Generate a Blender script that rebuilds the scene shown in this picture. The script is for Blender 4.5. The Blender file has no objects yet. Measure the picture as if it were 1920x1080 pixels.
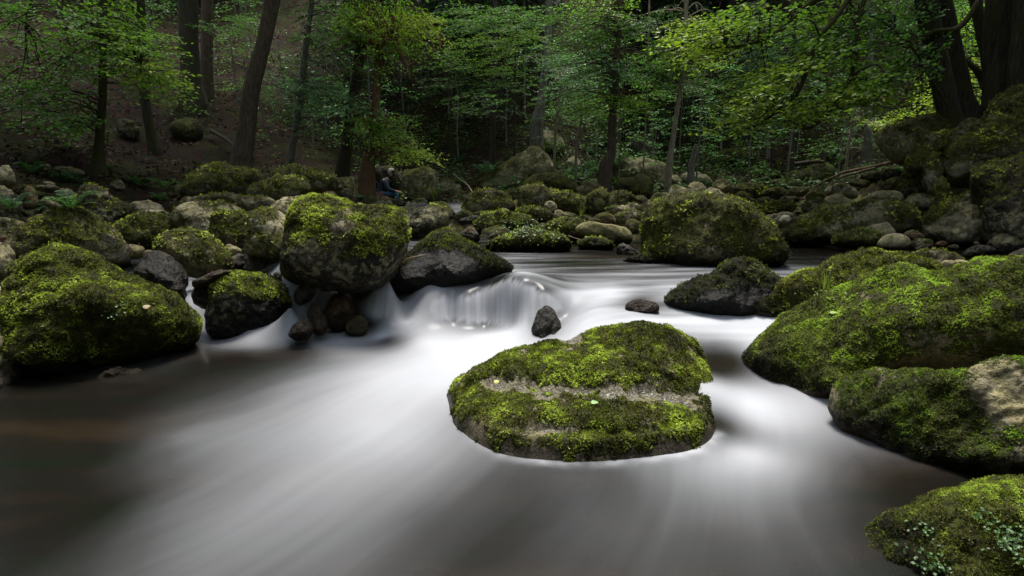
import bpy, bmesh, math, random
import numpy as np
from mathutils import Vector

# ------------------------------------------------------------------ camera, sky, sun, exposure
sc = bpy.context.scene
PITCH = math.radians(12.2)
F = 1066.0                      # focal length in pixels of a 1920 wide picture
CAM = np.array([0.0, 0.0, 1.6])
cam = bpy.data.objects.new("camera", bpy.data.cameras.new("camera"))
sc.collection.objects.link(cam)
cam.data.sensor_width = 36.0
cam.data.lens = 36.0 * F / 1920.0
cam.data.clip_start = 0.05
cam.data.clip_end = 600.0
cam.location = CAM
cam.rotation_euler = (math.radians(90) - PITCH, 0, 0)
sc.camera = cam

SUN_EL, SUN_AZ = math.radians(70), math.radians(8)      # azimuth from +Y (up the stream) towards +X
world = bpy.data.worlds.new("World")
sc.world = world
world.use_nodes = True
wn = world.node_tree.nodes
bg = wn["Background"]
sky = wn.new("ShaderNodeTexSky")
sky.sky_type = 'NISHITA'
sky.sun_disc = False
sky.sun_elevation = SUN_EL
sky.sun_rotation = SUN_AZ
hs = wn.new("ShaderNodeHueSaturation"); hs.inputs["Saturation"].default_value = 0.45      # an overcast, greyer sky
world.node_tree.links.new(sky.outputs[0], hs.inputs["Color"]); world.node_tree.links.new(hs.outputs[0], bg.inputs[0])
bg.inputs[1].default_value = 0.125
sun = bpy.data.objects.new("sun", bpy.data.lights.new("sun", 'SUN'))
sc.collection.objects.link(sun)
sun.data.energy = 2.1
sun.data.angle = math.radians(20)
sun.data.color = (1.0, 0.95, 0.86)
sd = Vector((math.sin(SUN_AZ) * math.cos(SUN_EL), math.cos(SUN_AZ) * math.cos(SUN_EL), math.sin(SUN_EL)))
sun.rotation_euler = (-sd).to_track_quat('-Z', 'Y').to_euler()
sc.view_settings.view_transform = 'Standard'
sc.view_settings.look = 'None'
sc.view_settings.gamma = 1.0
sc.view_settings.exposure = 2.02
sc.cycles.max_bounces = 6
sc.cycles.diffuse_bounces = 3
sc.cycles.transparent_max_bounces = 12
sc.cycles.use_denoising = True

# ------------------------------------------------------------------ maths helpers
col = sc.collection
cp, sp = math.cos(PITCH), math.sin(PITCH)
VIEW = {'0': (0, 0, 1), 'A': (0, 280, 6), 'B': (280, 290, 6), 'C': (580, 280, 6), 'D': (1260, 280, 6), 'E': (1500, 280, 6),
        'F': (1600, 150, 6), 'G': (1600, 330, 6), 'H': (200, 430, 4), 'I': (800, 250, 4), 'J': (440, 300, 2.842),
        'K': (0, 300, 2.7), 'L': (1280, 200, 3), 'M': (1280, 460, 2.4547), 'N': (640, 440, 2.4)}

def ray(px, py):
    """direction (scaled so y == 1) of the sight line through a spot of the photograph"""
    px = np.asarray(px, float); py = np.asarray(py, float)
    x = (px - 960.0) / F; v = -(py - 540.0) / F
    d = np.stack([x, cp + v * sp, -sp + v * cp], -1)
    return d / d[..., 1:2]
def at(px, py, Y):
    return CAM + ray(px, py) * np.asarray(Y, float)[..., None]
def atz(px, py, z):
    r = ray(px, py)
    t = (np.asarray(z, float) - CAM[2]) / r[..., 2]
    return CAM + r * t[..., None]

_perm = np.random.RandomState(7).permutation(256)
_perm = np.concatenate([_perm, _perm, _perm])
_grad = np.random.RandomState(8).normal(size=(256, 3)); _grad /= np.linalg.norm(_grad, axis=1)[:, None]
def noise(p):
    p = np.asarray(p, float)
    i = np.floor(p).astype(int); f = p - i; i &= 255
    u = f * f * f * (f * (f * 6 - 15) + 10)
    def g(a, b, c):
        h = _perm[_perm[_perm[i[:, 0] + a] + i[:, 1] + b] + i[:, 2] + c]
        gr = _grad[h]
        return gr[:, 0] * (f[:, 0] - a) + gr[:, 1] * (f[:, 1] - b) + gr[:, 2] * (f[:, 2] - c)
    def L(a, b, t): return a + (b - a) * t
    x0 = L(L(g(0, 0, 0), g(1, 0, 0), u[:, 0]), L(g(0, 1, 0), g(1, 1, 0), u[:, 0]), u[:, 1])
    x1 = L(L(g(0, 0, 1), g(1, 0, 1), u[:, 0]), L(g(0, 1, 1), g(1, 1, 1), u[:, 0]), u[:, 1])
    return L(x0, x1, u[:, 2]) * 1.5
def fbm(p, o=4):
    s = 0; a = 1.0; t = 0
    for k in range(o):
        s = s + a * noise(p * 2.03 ** k + k * 17.3); t += a; a *= 0.5
    return s / t
def ridge(p, o=3):
    s = 0; a = 1.0; t = 0
    for k in range(o):
        s = s + a * (1 - np.abs(noise(p * 2.1 ** k + k * 9.1)) * 2); t += a; a *= 0.5
    return s / t
def sstep(a, b, x):
    t = np.clip((x - a) / (b - a), 0, 1); return t * t * (3 - 2 * t)

class RBF:
    """smooth surface through scattered points (x, y) -> value"""
    def __init__(s, pts, vals, eps=0.15, lam=1e-3):
        s.p = np.asarray(pts, float); s.eps = eps
        v = np.asarray(vals, float); s.m = v.mean()
        K = s.k(s.p, s.p)
        n = len(v)
        A = np.zeros((n + 3, n + 3)); A[:n, :n] = K - lam * np.eye(n)
        P = np.hstack([np.ones((n, 1)), s.p]); A[:n, n:] = P; A[n:, :n] = P.T
        s.w = np.linalg.solve(A, np.concatenate([v, np.zeros(3)]))
    def k(s, a, b):
        d2 = ((a[:, None, :] - b[None, :, :]) ** 2).sum(-1)
        return np.sqrt(d2 + s.eps ** 2)
    def __call__(s, q):
        q = np.asarray(q, float).reshape(-1, 2); out = np.empty(len(q))
        for i in range(0, len(q), 20000):
            c = q[i:i + 20000]
            out[i:i + 20000] = s.k(c, s.p) @ s.w[:-3] + s.w[-3] + c @ s.w[-2:]
        return out

# ------------------------------------------------------------------ mesh and naming helpers
def mesh_from(name, V, Fc, mat=None, smooth=True, attrs=None, parent=None, colors=None):
    V = np.ascontiguousarray(V, dtype=np.float32); Fc = np.ascontiguousarray(Fc, dtype=np.int32)
    me = bpy.data.meshes.new(name)
    n, k = Fc.shape
    me.vertices.add(len(V)); me.vertices.foreach_set("co", V.ravel())
    me.loops.add(n * k); me.loops.foreach_set("vertex_index", Fc.ravel())
    me.polygons.add(n)
    me.polygons.foreach_set("loop_start", np.arange(0, n * k, k, dtype=np.int32))
    me.polygons.foreach_set("loop_total", np.full(n, k, dtype=np.int32))
    me.polygons.foreach_set("use_smooth", np.full(n, bool(smooth)))
    me.update(calc_edges=True)
    for a, v in (attrs or {}).items():
        at_ = me.attributes.new(a, 'FLOAT', 'POINT'); at_.data.foreach_set("value", np.ascontiguousarray(v, dtype=np.float32))
    for a, v in (colors or {}).items():
        at_ = me.attributes.new(a, 'FLOAT_VECTOR', 'POINT'); at_.data.foreach_set("vector", np.ascontiguousarray(v, dtype=np.float32).ravel())
    if mat: me.materials.append(mat)
    o = bpy.data.objects.new(name, me); col.objects.link(o)
    if parent is not None: o.parent = parent
    return o
def tag(o, label=None, cat=None, group=None, kind=None):
    if label: o["label"] = label
    if cat: o["category"] = cat
    if group: o["group"] = group
    if kind: o["kind"] = kind
    return o
def empty(name, loc, rz=0.0):
    o = bpy.data.objects.new(name, None); col.objects.link(o)
    o.location = Vector([float(c) for c in loc]); o.rotation_euler = (0, 0, rz); o.empty_display_size = 0.1
    return o
def copy_tree(o, parent=None):
    c = o.copy(); col.objects.link(c); c.parent = parent
    for ch in list(o.children): copy_tree(ch, c)
    return c
def vnormals(V, Fc):
    a, b, c = V[Fc[:, 0]], V[Fc[:, 1]], V[Fc[:, 2]]
    fn = np.cross(b - a, c - a); N = np.zeros_like(V)
    if Fc.shape[1] == 4:
        fn = np.cross(V[Fc[:, 2]] - a, V[Fc[:, 3]] - b)
    for k in range(Fc.shape[1]):
        for j in range(3): N[:, j] += np.bincount(Fc[:, k], fn[:, j], len(V))
    return N / (np.linalg.norm(N, axis=1)[:, None] + 1e-12)
_ico = {}
def ico(n):
    if n not in _ico:
        bm = bmesh.new(); bmesh.ops.create_icosphere(bm, subdivisions=n, radius=1.0)
        V = np.array([v.co[:] for v in bm.verts]); T = np.array([[v.index for v in f.verts] for f in bm.faces]); bm.free()
        _ico[n] = (V, T)
    return _ico[n]
def tube(P, R, seg=10, cap=True):
    """a tapered tube through points P with radii R: verts, quads"""
    P = np.asarray(P, float); R = np.asarray(R, float); n = len(P)
    T = np.gradient(P, axis=0); T /= np.linalg.norm(T, axis=1)[:, None] + 1e-12
    ref = np.array([0.0, 1.0, 0.0]) if abs(T[:, 1]).mean() < 0.8 else np.array([1.0, 0, 0])
    A = np.cross(T, ref); A /= np.linalg.norm(A, axis=1)[:, None] + 1e-12
    B = np.cross(T, A)
    th = np.linspace(0, 2 * np.pi, seg, endpoint=False)
    V = P[:, None, :] + R[:, None, None] * (np.cos(th)[None, :, None] * A[:, None, :] + np.sin(th)[None, :, None] * B[:, None, :])
    V = V.reshape(-1, 3)
    i = np.arange(n - 1)[:, None] * seg; j = np.arange(seg)[None, :]; k = (j + 1) % seg
    Q = np.stack([i + j, i + k, i + seg + k, i + seg + j], -1).reshape(-1, 4)
    if cap:
        V = np.vstack([V, P[:1], P[-1:]]); a, b = n * seg, n * seg + 1
        j = np.arange(seg); k = (j + 1) % seg
        Q = np.vstack([Q, np.stack([np.full(seg, a), k, j, j], -1)[:, [0, 1, 2, 0]] if False else np.zeros((0, 4), int)])
        V = V[:-2]
    return V, Q
def join(parts):
    Vs, Fs, o = [], [], 0
    for V, Fc in parts:
        Vs.append(V); Fs.append(np.asarray(Fc) + o); o += len(V)
    return np.vstack(Vs), np.vstack(Fs)
def smooth_path(P, n):
    """Catmull-Rom through P, n points per span"""
    P = np.asarray(P, float); Q = np.vstack([2 * P[0] - P[1], P, 2 * P[-1] - P[-2]]); out = []
    for i in range(1, len(Q) - 2):
        t = np.linspace(0, 1, n, endpoint=False)[:, None]
        out.append(0.5 * ((2 * Q[i]) + (-Q[i - 1] + Q[i + 1]) * t + (2 * Q[i - 1] - 5 * Q[i] + 4 * Q[i + 1] - Q[i + 2]) * t ** 2 + (-Q[i - 1] + 3 * Q[i] - 3 * Q[i + 1] + Q[i + 2]) * t ** 3))
    out.append(P[-1:]); return np.vstack(out)

# ------------------------------------------------------------------ materials
class Mat:
    def __init__(s, name):
        s.m = bpy.data.materials.new(name); s.m.use_nodes = True
        s.nt = s.m.node_tree; s.b = s.nt.nodes["Principled BSDF"]; s.out = s.nt.nodes["Material Output"]
    def n(s, t, **kw):
        x = s.nt.nodes.new(t)
        for k, v in kw.items(): setattr(x, k, v)
        return x
    def l(s, a, b): s.nt.links.new(a, b)
    def attr(s, name): return s.n("ShaderNodeAttribute", attribute_name=name)
    def noise(s, scale, detail=4, rough=0.55, vec=None, dist=0.0):
        x = s.n("ShaderNodeTexNoise"); x.inputs["Scale"].default_value = scale; x.inputs["Detail"].default_value = detail
        x.inputs["Roughness"].default_value = rough; x.inputs["Distortion"].default_value = dist
        s.l(vec if vec is not None else s.coord(), x.inputs["Vector"]); return x.outputs["Fac"]
    def coord(s):
        if not hasattr(s, "_c"): s._c = s.n("ShaderNodeNewGeometry").outputs["Position"]
        return s._c
    def ramp(s, fac, stops):
        x = s.n("ShaderNodeValToRGB"); cr = x.color_ramp
        while len(cr.elements) < len(stops): cr.elements.new(0.5)
        for e, (p, c) in zip(cr.elements, stops):
            e.position = p; e.color = (c[0], c[1], c[2], 1) if isinstance(c, tuple) else (c, c, c, 1)
        s.l(fac, x.inputs[0]); return x.outputs[0]
    def mix(s, fac, a, b, blend='MIX'):
        x = s.n("ShaderNodeMix", data_type='RGBA', blend_type=blend)
        for sock, v in ((x.inputs["Factor"], fac), (x.inputs[6], a), (x.inputs[7], b)):
            if isinstance(v, (int, float)): sock.default_value = v if sock.type == 'VALUE' else (v, v, v, 1)
            elif isinstance(v, tuple): sock.default_value = (v[0], v[1], v[2], 1)
            else: s.l(v, sock)
        return x.outputs[2]
    def math(s, op, a, b=None, clamp=False):
        x = s.n("ShaderNodeMath", operation=op, use_clamp=clamp)
        for sock, v in zip(x.inputs, (a, b)):
            if v is None: continue
            if isinstance(v, (int, float)): sock.default_value = v
            else: s.l(v, sock)
        return x.outputs[0]
    def bump(s, h, strength, dist, prev=None):
        x = s.n("ShaderNodeBump"); x.inputs["Strength"].default_value = strength; x.inputs["Distance"].default_value = dist
        s.l(h, x.inputs["Height"])
        if prev is not None: s.l(prev, x.inputs["Normal"])
        return x.outputs[0]
    def set(s, **kw):
        for k, v in kw.items():
            k = {"color": "Base Color", "rough": "Roughness", "spec": "Specular IOR Level", "normal": "Normal", "trans": "Transmission Weight", "metal": "Metallic", "coat": "Coat Weight"}[k]
            so = s.b.inputs[k]
            if isinstance(v, (int, float)): so.default_value = v
            elif isinstance(v, tuple): so.default_value = (v[0], v[1], v[2], 1)
            else: s.l(v, so)
        return s.m

# boulder stone with moss, lichen and a wet foot; the attributes say where moss grows and where the stone is wet (on the giant boulder partly painted shade)
M = Mat("mossy_stone")
base = M.attr("base").outputs["Vector"]; moss = M.attr("moss").outputs["Fac"]; wet = M.attr("wet").outputs["Fac"]
lich = M.attr("lichen").outputs["Fac"]; mhue = M.attr("mhue").outputs["Fac"]
n1 = M.noise(3.0, 6, 0.62); n2 = M.noise(17.0, 6, 0.65); n3 = M.noise(90.0, 4, 0.7); n4 = M.noise(7.0, 5, 0.6, dist=0.6); n6 = M.noise(45.0, 5, 0.7)
stone = M.mix(M.ramp(n1, [(0.3, 0.0), (0.7, 1.0)]), M.mix(1.0, base, (0.62, 0.56, 0.5), 'MULTIPLY'), M.mix(1.0, base, (1.35, 1.32, 1.25), 'MULTIPLY'))
stone = M.mix(M.ramp(n3, [(0.38, 0.0), (0.62, 1.0)]), M.mix(0.45, stone, (0.03, 0.028, 0.025)), stone)
n7 = M.noise(11.0, 7, 0.75, dist=0.8)
stone = M.mix(M.ramp(n7, [(0.36, 0.85), (0.5, 0.0)]), stone, M.mix(1.0, stone, (0.28, 0.25, 0.2), 'MULTIPLY'))
stone = M.mix(M.ramp(n2, [(0.52, 0.0), (0.7, 0.7)]), stone, M.mix(1.0, stone, (1.6, 1.55, 1.4), 'MULTIPLY'))
lm = M.math('MULTIPLY', M.ramp(M.math('ADD', M.math('MULTIPLY', n2, 0.7), M.math('MULTIPLY', n4, 0.45)), [(0.57, 0.0), (0.66, 1.0)]), lich)
stone = M.mix(lm, stone, (0.36, 0.36, 0.32))
alg = M.ramp(M.math('ADD', n4, M.math('MULTIPLY', n2, 0.35)), [(0.42, 0.15), (0.75, 1.0)])
stone = M.mix(alg, stone, M.mix(1.0, stone, (0.84, 0.79, 0.5), 'MULTIPLY'))
mm = M.math('ADD', moss, M.math('MULTIPLY', M.math('SUBTRACT', n2, 0.5), 1.3))
mm = M.math('ADD', mm, M.math('MULTIPLY', M.math('SUBTRACT', n6, 0.5), 1.1))
mm = M.ramp(mm, [(0.42, 0.0), (0.6, 1.0)])
mcol = M.ramp(M.math('ADD', M.math('MULTIPLY', n2, 0.6), M.math('MULTIPLY', n6, 0.45)), [(0.36, (0.016, 0.018, 0.004)), (0.5, (0.062, 0.066, 0.009)), (0.62, (0.13, 0.135, 0.014)), (0.75, (0.2, 0.215, 0.03))])
mcol2 = M.ramp(M.math('ADD', M.math('MULTIPLY', n2, 0.6), M.math('MULTIPLY', n6, 0.45)), [(0.36, (0.012, 0.016, 0.004)), (0.5, (0.045, 0.075, 0.008)), (0.64, (0.09, 0.15, 0.014)), (0.78, (0.15, 0.22, 0.03))])
mc = M.mix(mhue, mcol, mcol2)
mc = M.mix(M.ramp(n1, [(0.42, 0.65), (0.6, 0.0)]), mc, (0.035, 0.03, 0.012))
c = M.mix(mm, stone, mc)
c = M.mix(M.math('MULTIPLY', wet, 0.95), c, M.mix(1.0, c, (0.13, 0.11, 0.095), 'MULTIPLY'))
fl = M.math('MULTIPLY', M.attr("painted_glint").outputs["Fac"], M.ramp(M.noise(70.0, 4, 0.8), [(0.54, 0.0), (0.6, 1.0)]))  # white glints of the wet trough, painted into the colour
c = M.mix(fl, c, (0.38, 0.38, 0.37))
dry = M.math('SUBTRACT', 1.0, mm)
r = M.math('SUBTRACT', 0.85, M.math('MULTIPLY', M.math('MULTIPLY', wet, dry), 0.5))
h = M.math('ADD', M.math('MULTIPLY', n3, 0.35), M.math('MULTIPLY', n2, 1.0))
vr = M.n("ShaderNodeTexVoronoi", feature='DISTANCE_TO_EDGE'); vr.inputs["Scale"].default_value = 3.2
dw = M.n("ShaderNodeVectorMath", operation='ADD'); M.l(M.coord(), dw.inputs[0]); nn_ = M.n("ShaderNodeTexNoise"); nn_.inputs["Scale"].default_value = 5.0; nn_.inputs["Detail"].default_value = 5; M.l(M.coord(), nn_.inputs["Vector"]); M.l(nn_.outputs["Color"], dw.inputs[1]); M.l(dw.outputs[0], vr.inputs["Vector"])
crack = M.ramp(vr.outputs["Distance"], [(0.0, 0.0), (0.035, 1.0)])
h = M.math('ADD', h, M.math('MULTIPLY', crack, 0.35))
nb = M.bump(h, 0.8, 0.03)
nb = M.bump(M.noise(6.0, 8, 0.75), 0.6, 0.08, nb)
nb = M.bump(M.math('MULTIPLY', n6, mm), 0.9, 0.03, nb)
ROCK = M.set(color=c, rough=r, spec=0.2, normal=nb)

def leafmat(name, tr, rough=0.45, spec=0.4):
    m = Mat(name)
    cc = m.attr("tint").outputs["Vector"]
    cc2 = m.mix(m.ramp(m.noise(25.0, 2), [(0.35, 0.0), (0.65, 1.0)]), m.mix(1.0, cc, (0.75, 0.78, 0.7), 'MULTIPLY'), m.mix(1.0, cc, (1.25, 1.2, 1.15), 'MULTIPLY'))
    m.set(color=cc2, rough=rough, spec=spec)
    t = m.n("ShaderNodeBsdfTranslucent"); m.l(m.mix(1.0, cc2, (1.15, 1.4, 0.8), 'MULTIPLY'), t.inputs[0])
    mx = m.n("ShaderNodeMixShader"); mx.inputs[0].default_value = tr
    m.l(m.b.outputs[0], mx.inputs[1]); m.l(t.outputs[0], mx.inputs[2]); m.l(mx.outputs[0], m.out.inputs[0])
    return m.m
LEAF = leafmat("green_leaf", 0.45)
MOSSLEAF = leafmat("moss_leaf", 0.3, 0.6, 0.3)
LITTER = leafmat("dry_leaf", 0.1, 0.7, 0.2)

def barkmat(name, a, b, moss_amt):
    m = Mat(name)
    mp = m.n("ShaderNodeMapping"); mp.inputs["Scale"].default_value = (1, 1, 0.16); m.l(m.coord(), mp.inputs[0])
    v = m.noise(26, 6, 0.7, mp.outputs[0], 0.4); w = m.noise(3.2, 4)
    cc = m.mix(m.ramp(v, [(0.32, 0.0), (0.68, 1.0)]), a, b)
    if moss_amt: cc = m.mix(m.ramp(m.math('ADD', w, m.math('MULTIPLY', m.noise(14, 4), 0.3)), [(0.78 - 0.3 * moss_amt, 0.0), (0.98 - 0.3 * moss_amt, 0.85)]), cc, (0.045, 0.05, 0.008))
    return m.set(color=cc, rough=0.9, spec=0.15, normal=m.bump(v, 0.8, 0.03))
BARK = barkmat("brown_bark", (0.035, 0.025, 0.018), (0.13, 0.095, 0.068), 0.35)
BARKRED = barkmat("reddish_bark", (0.05, 0.028, 0.014), (0.19, 0.11, 0.06), 0.3)
BARKGREY = barkmat("grey_bark", (0.06, 0.052, 0.042), (0.2, 0.18, 0.15), 0.25)
BARKPALE = barkmat("pale_bark", (0.09, 0.07, 0.05), (0.34, 0.28, 0.21), 0.1)
BARKMOSS = barkmat("mossy_bark", (0.03, 0.024, 0.015), (0.09, 0.07, 0.045), 0.8)
BARKDARK = barkmat("dark_bark", (0.016, 0.013, 0.010), (0.07, 0.058, 0.044), 0.5)
WOOD = barkmat("weathered_wood", (0.08, 0.06, 0.04), (0.26, 0.19, 0.13), 0.1)
def plain(name, c, rough=0.7, metal=0.0):
    m = Mat(name); n = m.noise(30, 3)
    return m.set(color=m.mix(n, tuple(x * 0.8 for x in c), tuple(x * 1.2 for x in c)), rough=rough, metal=metal)
# ------------------------------------------------------------------ the water surface of the stream
UP = 0.42
wpts = []
def W(px, py, z): wpts.append((*atz(px, py, z)[:2], z))
for px, py in [(20, 760), (200, 740), (400, 680), (0, 1050), (500, 1050), (960, 1070), (1500, 1060), (1850, 950), (1600, 900), (1400, 860), (1100, 900), (800, 700), (600, 700),
               (700, 625), (800, 625), (900, 630), (500, 640), (350, 660), (950, 660), (1420, 800), (1700, 850), (620, 615), (560, 620), (430, 625), (100, 700), (450, 900), (900, 900), (1250, 900)]: W(px, py, 0.0)
for px, py in [(730, 527), (800, 524), (870, 518), (930, 508), (960, 500), (1000, 512), (800, 500), (850, 505), (1000, 470), (1100, 470), (1200, 480), (1400, 480), (1500, 470), (1550, 500), (1480, 540), (1100, 500),
               (1700, 475), (1850, 480), (900, 455), (780, 460), (1200, 500), (1300, 520)]: W(px, py, UP)
W(1060, 530, .41); W(1150, 535, .39); W(1230, 548, .36); W(1020, 548, .38); W(975, 543, .395); W(938, 536, .40); W(1003, 548, .375); W(920, 600, .06); W(1030, 600, .15)
W(1250, 585, .26); W(1180, 585, .27); W(1110, 585, .25); W(1060, 590, .18); W(1100, 620, .18); W(1030, 640, .03); W(990, 650, .0); W(940, 625, .01); W(960, 600, .1)
W(1300, 615, .22); W(1390, 610, .22); W(1440, 620, .22); W(1350, 640, .2); W(1420, 650, .19); W(1280, 650, .2)
W(1340, 662, .16); W(1352, 700, .115); W(1410, 690, .12); W(1312, 716, .14); W(1262, 722, .11); W(1328, 735, .12); W(1345, 760, .07); W(1400, 750, .04); W(1290, 745, .09); W(1300, 800, .02); W(1360, 790, .02)
W(740, 560, .22); W(820, 565, .24); W(880, 560, .26); W(760, 595, .07); W(850, 598, .07); W(910, 590, .1)
W(890, 425, .45); W(870, 400, .56); W(920, 395, .6); W(850, 385, .68)
W(252, 492, .5); W(340, 565, .2); W(385, 583, .18); W(398, 612, .02); W(350, 545, .36); W(545, 548, .36); W(550, 585, .2); W(550, 612, .01); W(430, 545, .35)
for x in (-14, -7, 0, 7, 14):
    wpts.append((x, -4, 0.0)); wpts.append((x, 18, 0.55 if abs(x) < 4 else 0.35)); wpts.append((x, 30, 0.5))
wpts += [(8, 6.0, .42), (8, 9, .42), (3.2, 12, .3), (6, 12, .3), (4, 4.0, 0), (5, 3, 0), (-6, 4, 0), (-6, 2, 0), (-6, 8, .3), (-9, 6, .3), (5.2, 6.2, .42)]
wpts = np.array(wpts)
WZ = RBF(wpts[:, :2], wpts[:, 2], eps=0.05, lam=2e-3)
def water_hit(px, py):
    z = 0.2
    for _ in range(12):
        p = atz(px, py, z); z = 0.5 * z + 0.5 * float(WZ(p[None, :2])[0])
    return atz(px, py, z)
FO = """50,760:.05 50,900:.04 50,1040:.1 200,760:.06 200,850:.1 200,950:.1 200,1050:.26 350,648:.15 420,632:.75 480,630:.75 540,632:.7 300,680:.2 450,665:.12 560,655:.2
640,640:.8 720,632:.95 800,640:.97 930,640:1 700,700:.8 820,720:.9 560,720:.5 450,760:.36 350,820:.42 560,800:.62 700,800:.78 800,850:.62 500,900:.52 650,950:.5 400,1000:.45 300,960:.36 350,1050:.4 250,880:.22 150,900:.1 800,980:.3 950,900:.28
1000,980:.22 1150,900:.3 1150,1000:.3 1300,870:.6 1350,950:.42 1400,850:.8 1450,800:.75 1550,850:.45 1500,950:.36 1600,930:.22 1700,910:.06 1550,1040:.25 1400,1040:.28 900,1060:.2 650,1060:.36 1850,900:.04
760,560:.85 720,590:.55 850,570:.92 900,560:.8 700,545:.35 660,600:.1 700,600:.3 640,615:.5 780,580:.85 720,560:.75 940,520:.12 965,532:.08 948,540:.3 950,560:.95 975,566:.97 1000,562:.85 925,585:.9 980,600:.97 1030,560:.8 1025,605:.5 1065,565:.8 1120,560:.88 1100,600:.97 1200,562:.3
1200,592:.93 1300,605:.97 1380,615:.97 1318,662:.25 1345,690:.02 1368,672:.12 1420,655:.85 1250,716:.62 1270,725:.7 1300,712:.72 1330,745:.85 1400,740:.95 1345,792:.15 1420,785:.85 830,540:.6 760,535:.35 880,525:.45 910,522:.5
900,470:.1 1000,500:.6 1050,490:.4 1100,510:.4 1200,510:.6 1150,478:.12 1300,500:.55 1250,535:.8 1500,525:.9 1540,500:.4 1560,470:.06 1450,482:.22 960,478:.55 800,465:.5 900,405:.85 880,440:.35 1100,460:.12 1850,480:.02 1650,480:.04
870,400:.9 340,568:.8 385,585:.85 398,612:.9 350,545:.8 252,492:.3 545,555:.6 552,590:.8 430,545:.1 20,720:.05 1250,460:.1 1080,528:.7 1150,545:.9 1000,530:.55 1040,520:.45 790,900:.5 880,780:.6"""
fp, fv = [], []
for t in FO.split():
    a, v = t.split(":"); x, y = map(float, a.split(","))
    fp.append(water_hit(x, y)[:2]); fv.append(float(v))
for p, v in [((-8, 5), 0), ((-8, 1), 0.05), ((0, 0.3), .15), ((3, .5), .1), ((8, 3), 0), ((8, 8), 0), ((0, 18), .2), ((-4, 12), .1), ((6, 14), 0)]: fp.append(p); fv.append(v)
FOAM = RBF(np.array(fp), np.array(fv), eps=0.06, lam=3e-3)

a = np.linspace(-1.25, 1.25, 620); yy = 0.55 * 1.0066 ** np.arange(560)
AA, YY = np.meshgrid(a, yy)
X = (AA * YY).ravel(); Y = YY.ravel(); q = np.stack([X, Y], 1)
Z = WZ(q)
src = water_hit(1010, 560)
ang = np.arctan2(X - 3.4, 9.6 - Y) + .05 * fbm(np.stack([X * .6, Y * .6, np.ones_like(X)], 1), 2); rr = np.hypot(X - 3.4, Y - 9.6)
fanp = water_hit(955, 580)
low = 1 - sstep(0.12, 0.3, Z)
streak = fbm(np.stack([ang * 10, rr * 0.45, np.zeros_like(X)], 1), 4)
streak2 = fbm(np.stack([X * 0.7 + 0.3 * Y, Y * 6 - X * 0.4, np.full_like(X, 3.0)], 1), 4)
steep = sstep(0.3, 1.2, np.hypot(*np.gradient(Z.reshape(YY.shape))[::1]).ravel() / (0.0066 * Y))
drops = fbm(np.stack([X * 26, Y * 2.0, np.full_like(X, 9.0)], 1), 3)
foam = np.clip(FOAM(q), 0, 1) * (1 - .28 * sstep(.34, .4, Z))
fine_ = fbm(np.stack([ang * 75, rr * .9, np.full_like(X, 4.0)], 1), 3)
foam = foam + low * fine_ * .05 * np.clip(foam * 3, 0, 1) * (1 - .5 * foam)
foam = foam + (low * streak * 0.09 + (1 - low) * streak2 * 0.6) * np.sqrt(np.clip(foam * (1.15 - foam) * 2.2, 0, 1)) + drops * steep * (0.08 + .3 * np.exp(-((X - fanp[0]) / .22) ** 2))
ring = np.array([(*atz(a_, b_, 0.0)[:2],) for a_, b_ in [(836, 745), (850, 792), (888, 828), (940, 853), (1010, 866), (1090, 871), (1160, 867), (1240, 857), (1305, 843), (1345, 815)]])
ring = np.concatenate([ring[k_] + (ring[k_ + 1] - ring[k_]) * np.linspace(0, 1, 12)[:, None] for k_ in range(9)])
sel = np.nonzero((Y < 4.6) & (np.abs(X) < 2.0))[0]; dr = np.full(len(X), 9.0)
dr[sel] = np.sqrt(((q[sel][:, None, :] - ring[None]) ** 2).sum(-1).min(1))
foam = foam + .42 * np.exp(-(dr / .05) ** 2) * (0.6 + .8 * fbm(np.stack([X * 9, Y * 9, np.zeros_like(X)], 1), 3)) * sstep(820, 1000, 960 + F * X / Y)
foam = np.maximum(foam, (.86 + .25 * drops) * sstep(.35, .95, steep) * (Y < 6.6))
foam = np.clip(foam, 0, 1)
Z = Z + 0.012 * low * fbm(np.stack([ang * 6, rr * 0.5, np.zeros_like(X)], 1), 3) + 0.008 * (1 - low) * streak2
V = np.stack([X, Y, Z], 1)
nr, nc = YY.shape
i = np.arange(nr - 1)[:, None] * nc + np.arange(nc - 1)[None, :]
Q = np.stack([i, i + 1, i + nc + 1, i + nc], -1).reshape(-1, 4)
M = Mat("stream_water")
fo = M.attr("foam").outputs["Fac"]
fc = M.ramp(fo, [(0.0, 0.0), (0.1, 0.004), (0.2, 0.03), (0.33, 0.10), (0.45, 0.22), (0.62, 0.42), (0.8, 0.71), (1.0, 1.0)])
M.set(color=(0.006, 0.0055, 0.004), rough=0.22, spec=0.1)
mpw = M.n("ShaderNodeMapping"); mpw.inputs["Rotation"].default_value = (0, 0, 0.9); mpw.inputs["Scale"].default_value = (0.5, 2.2, 1); M.l(M.coord(), mpw.inputs[0])
M.l(M.ramp(M.noise(1.3, 4, 0.6, mpw.outputs[0]), [(0.35, (0.004, 0.006, 0.003)), (0.5, (0.006, 0.005, 0.004)), (0.68, (0.013, 0.009, 0.005))]), M.b.inputs["Base Color"])
tp = M.n("ShaderNodeBsdfTransparent"); tp.inputs[0].default_value = (0.55, 0.45, 0.28, 1)
cl = M.n("ShaderNodeMixShader"); cl.inputs[0].default_value = 0.15
M.l(M.b.outputs[0], cl.inputs[1]); M.l(tp.outputs[0], cl.inputs[2])
ww = M.n("ShaderNodeBsdfPrincipled"); ww.inputs["Base Color"].default_value = (0.32, 0.328, 0.355, 1); ww.inputs["Roughness"].default_value = 0.85; ww.inputs["Specular IOR Level"].default_value = 0.08
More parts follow.
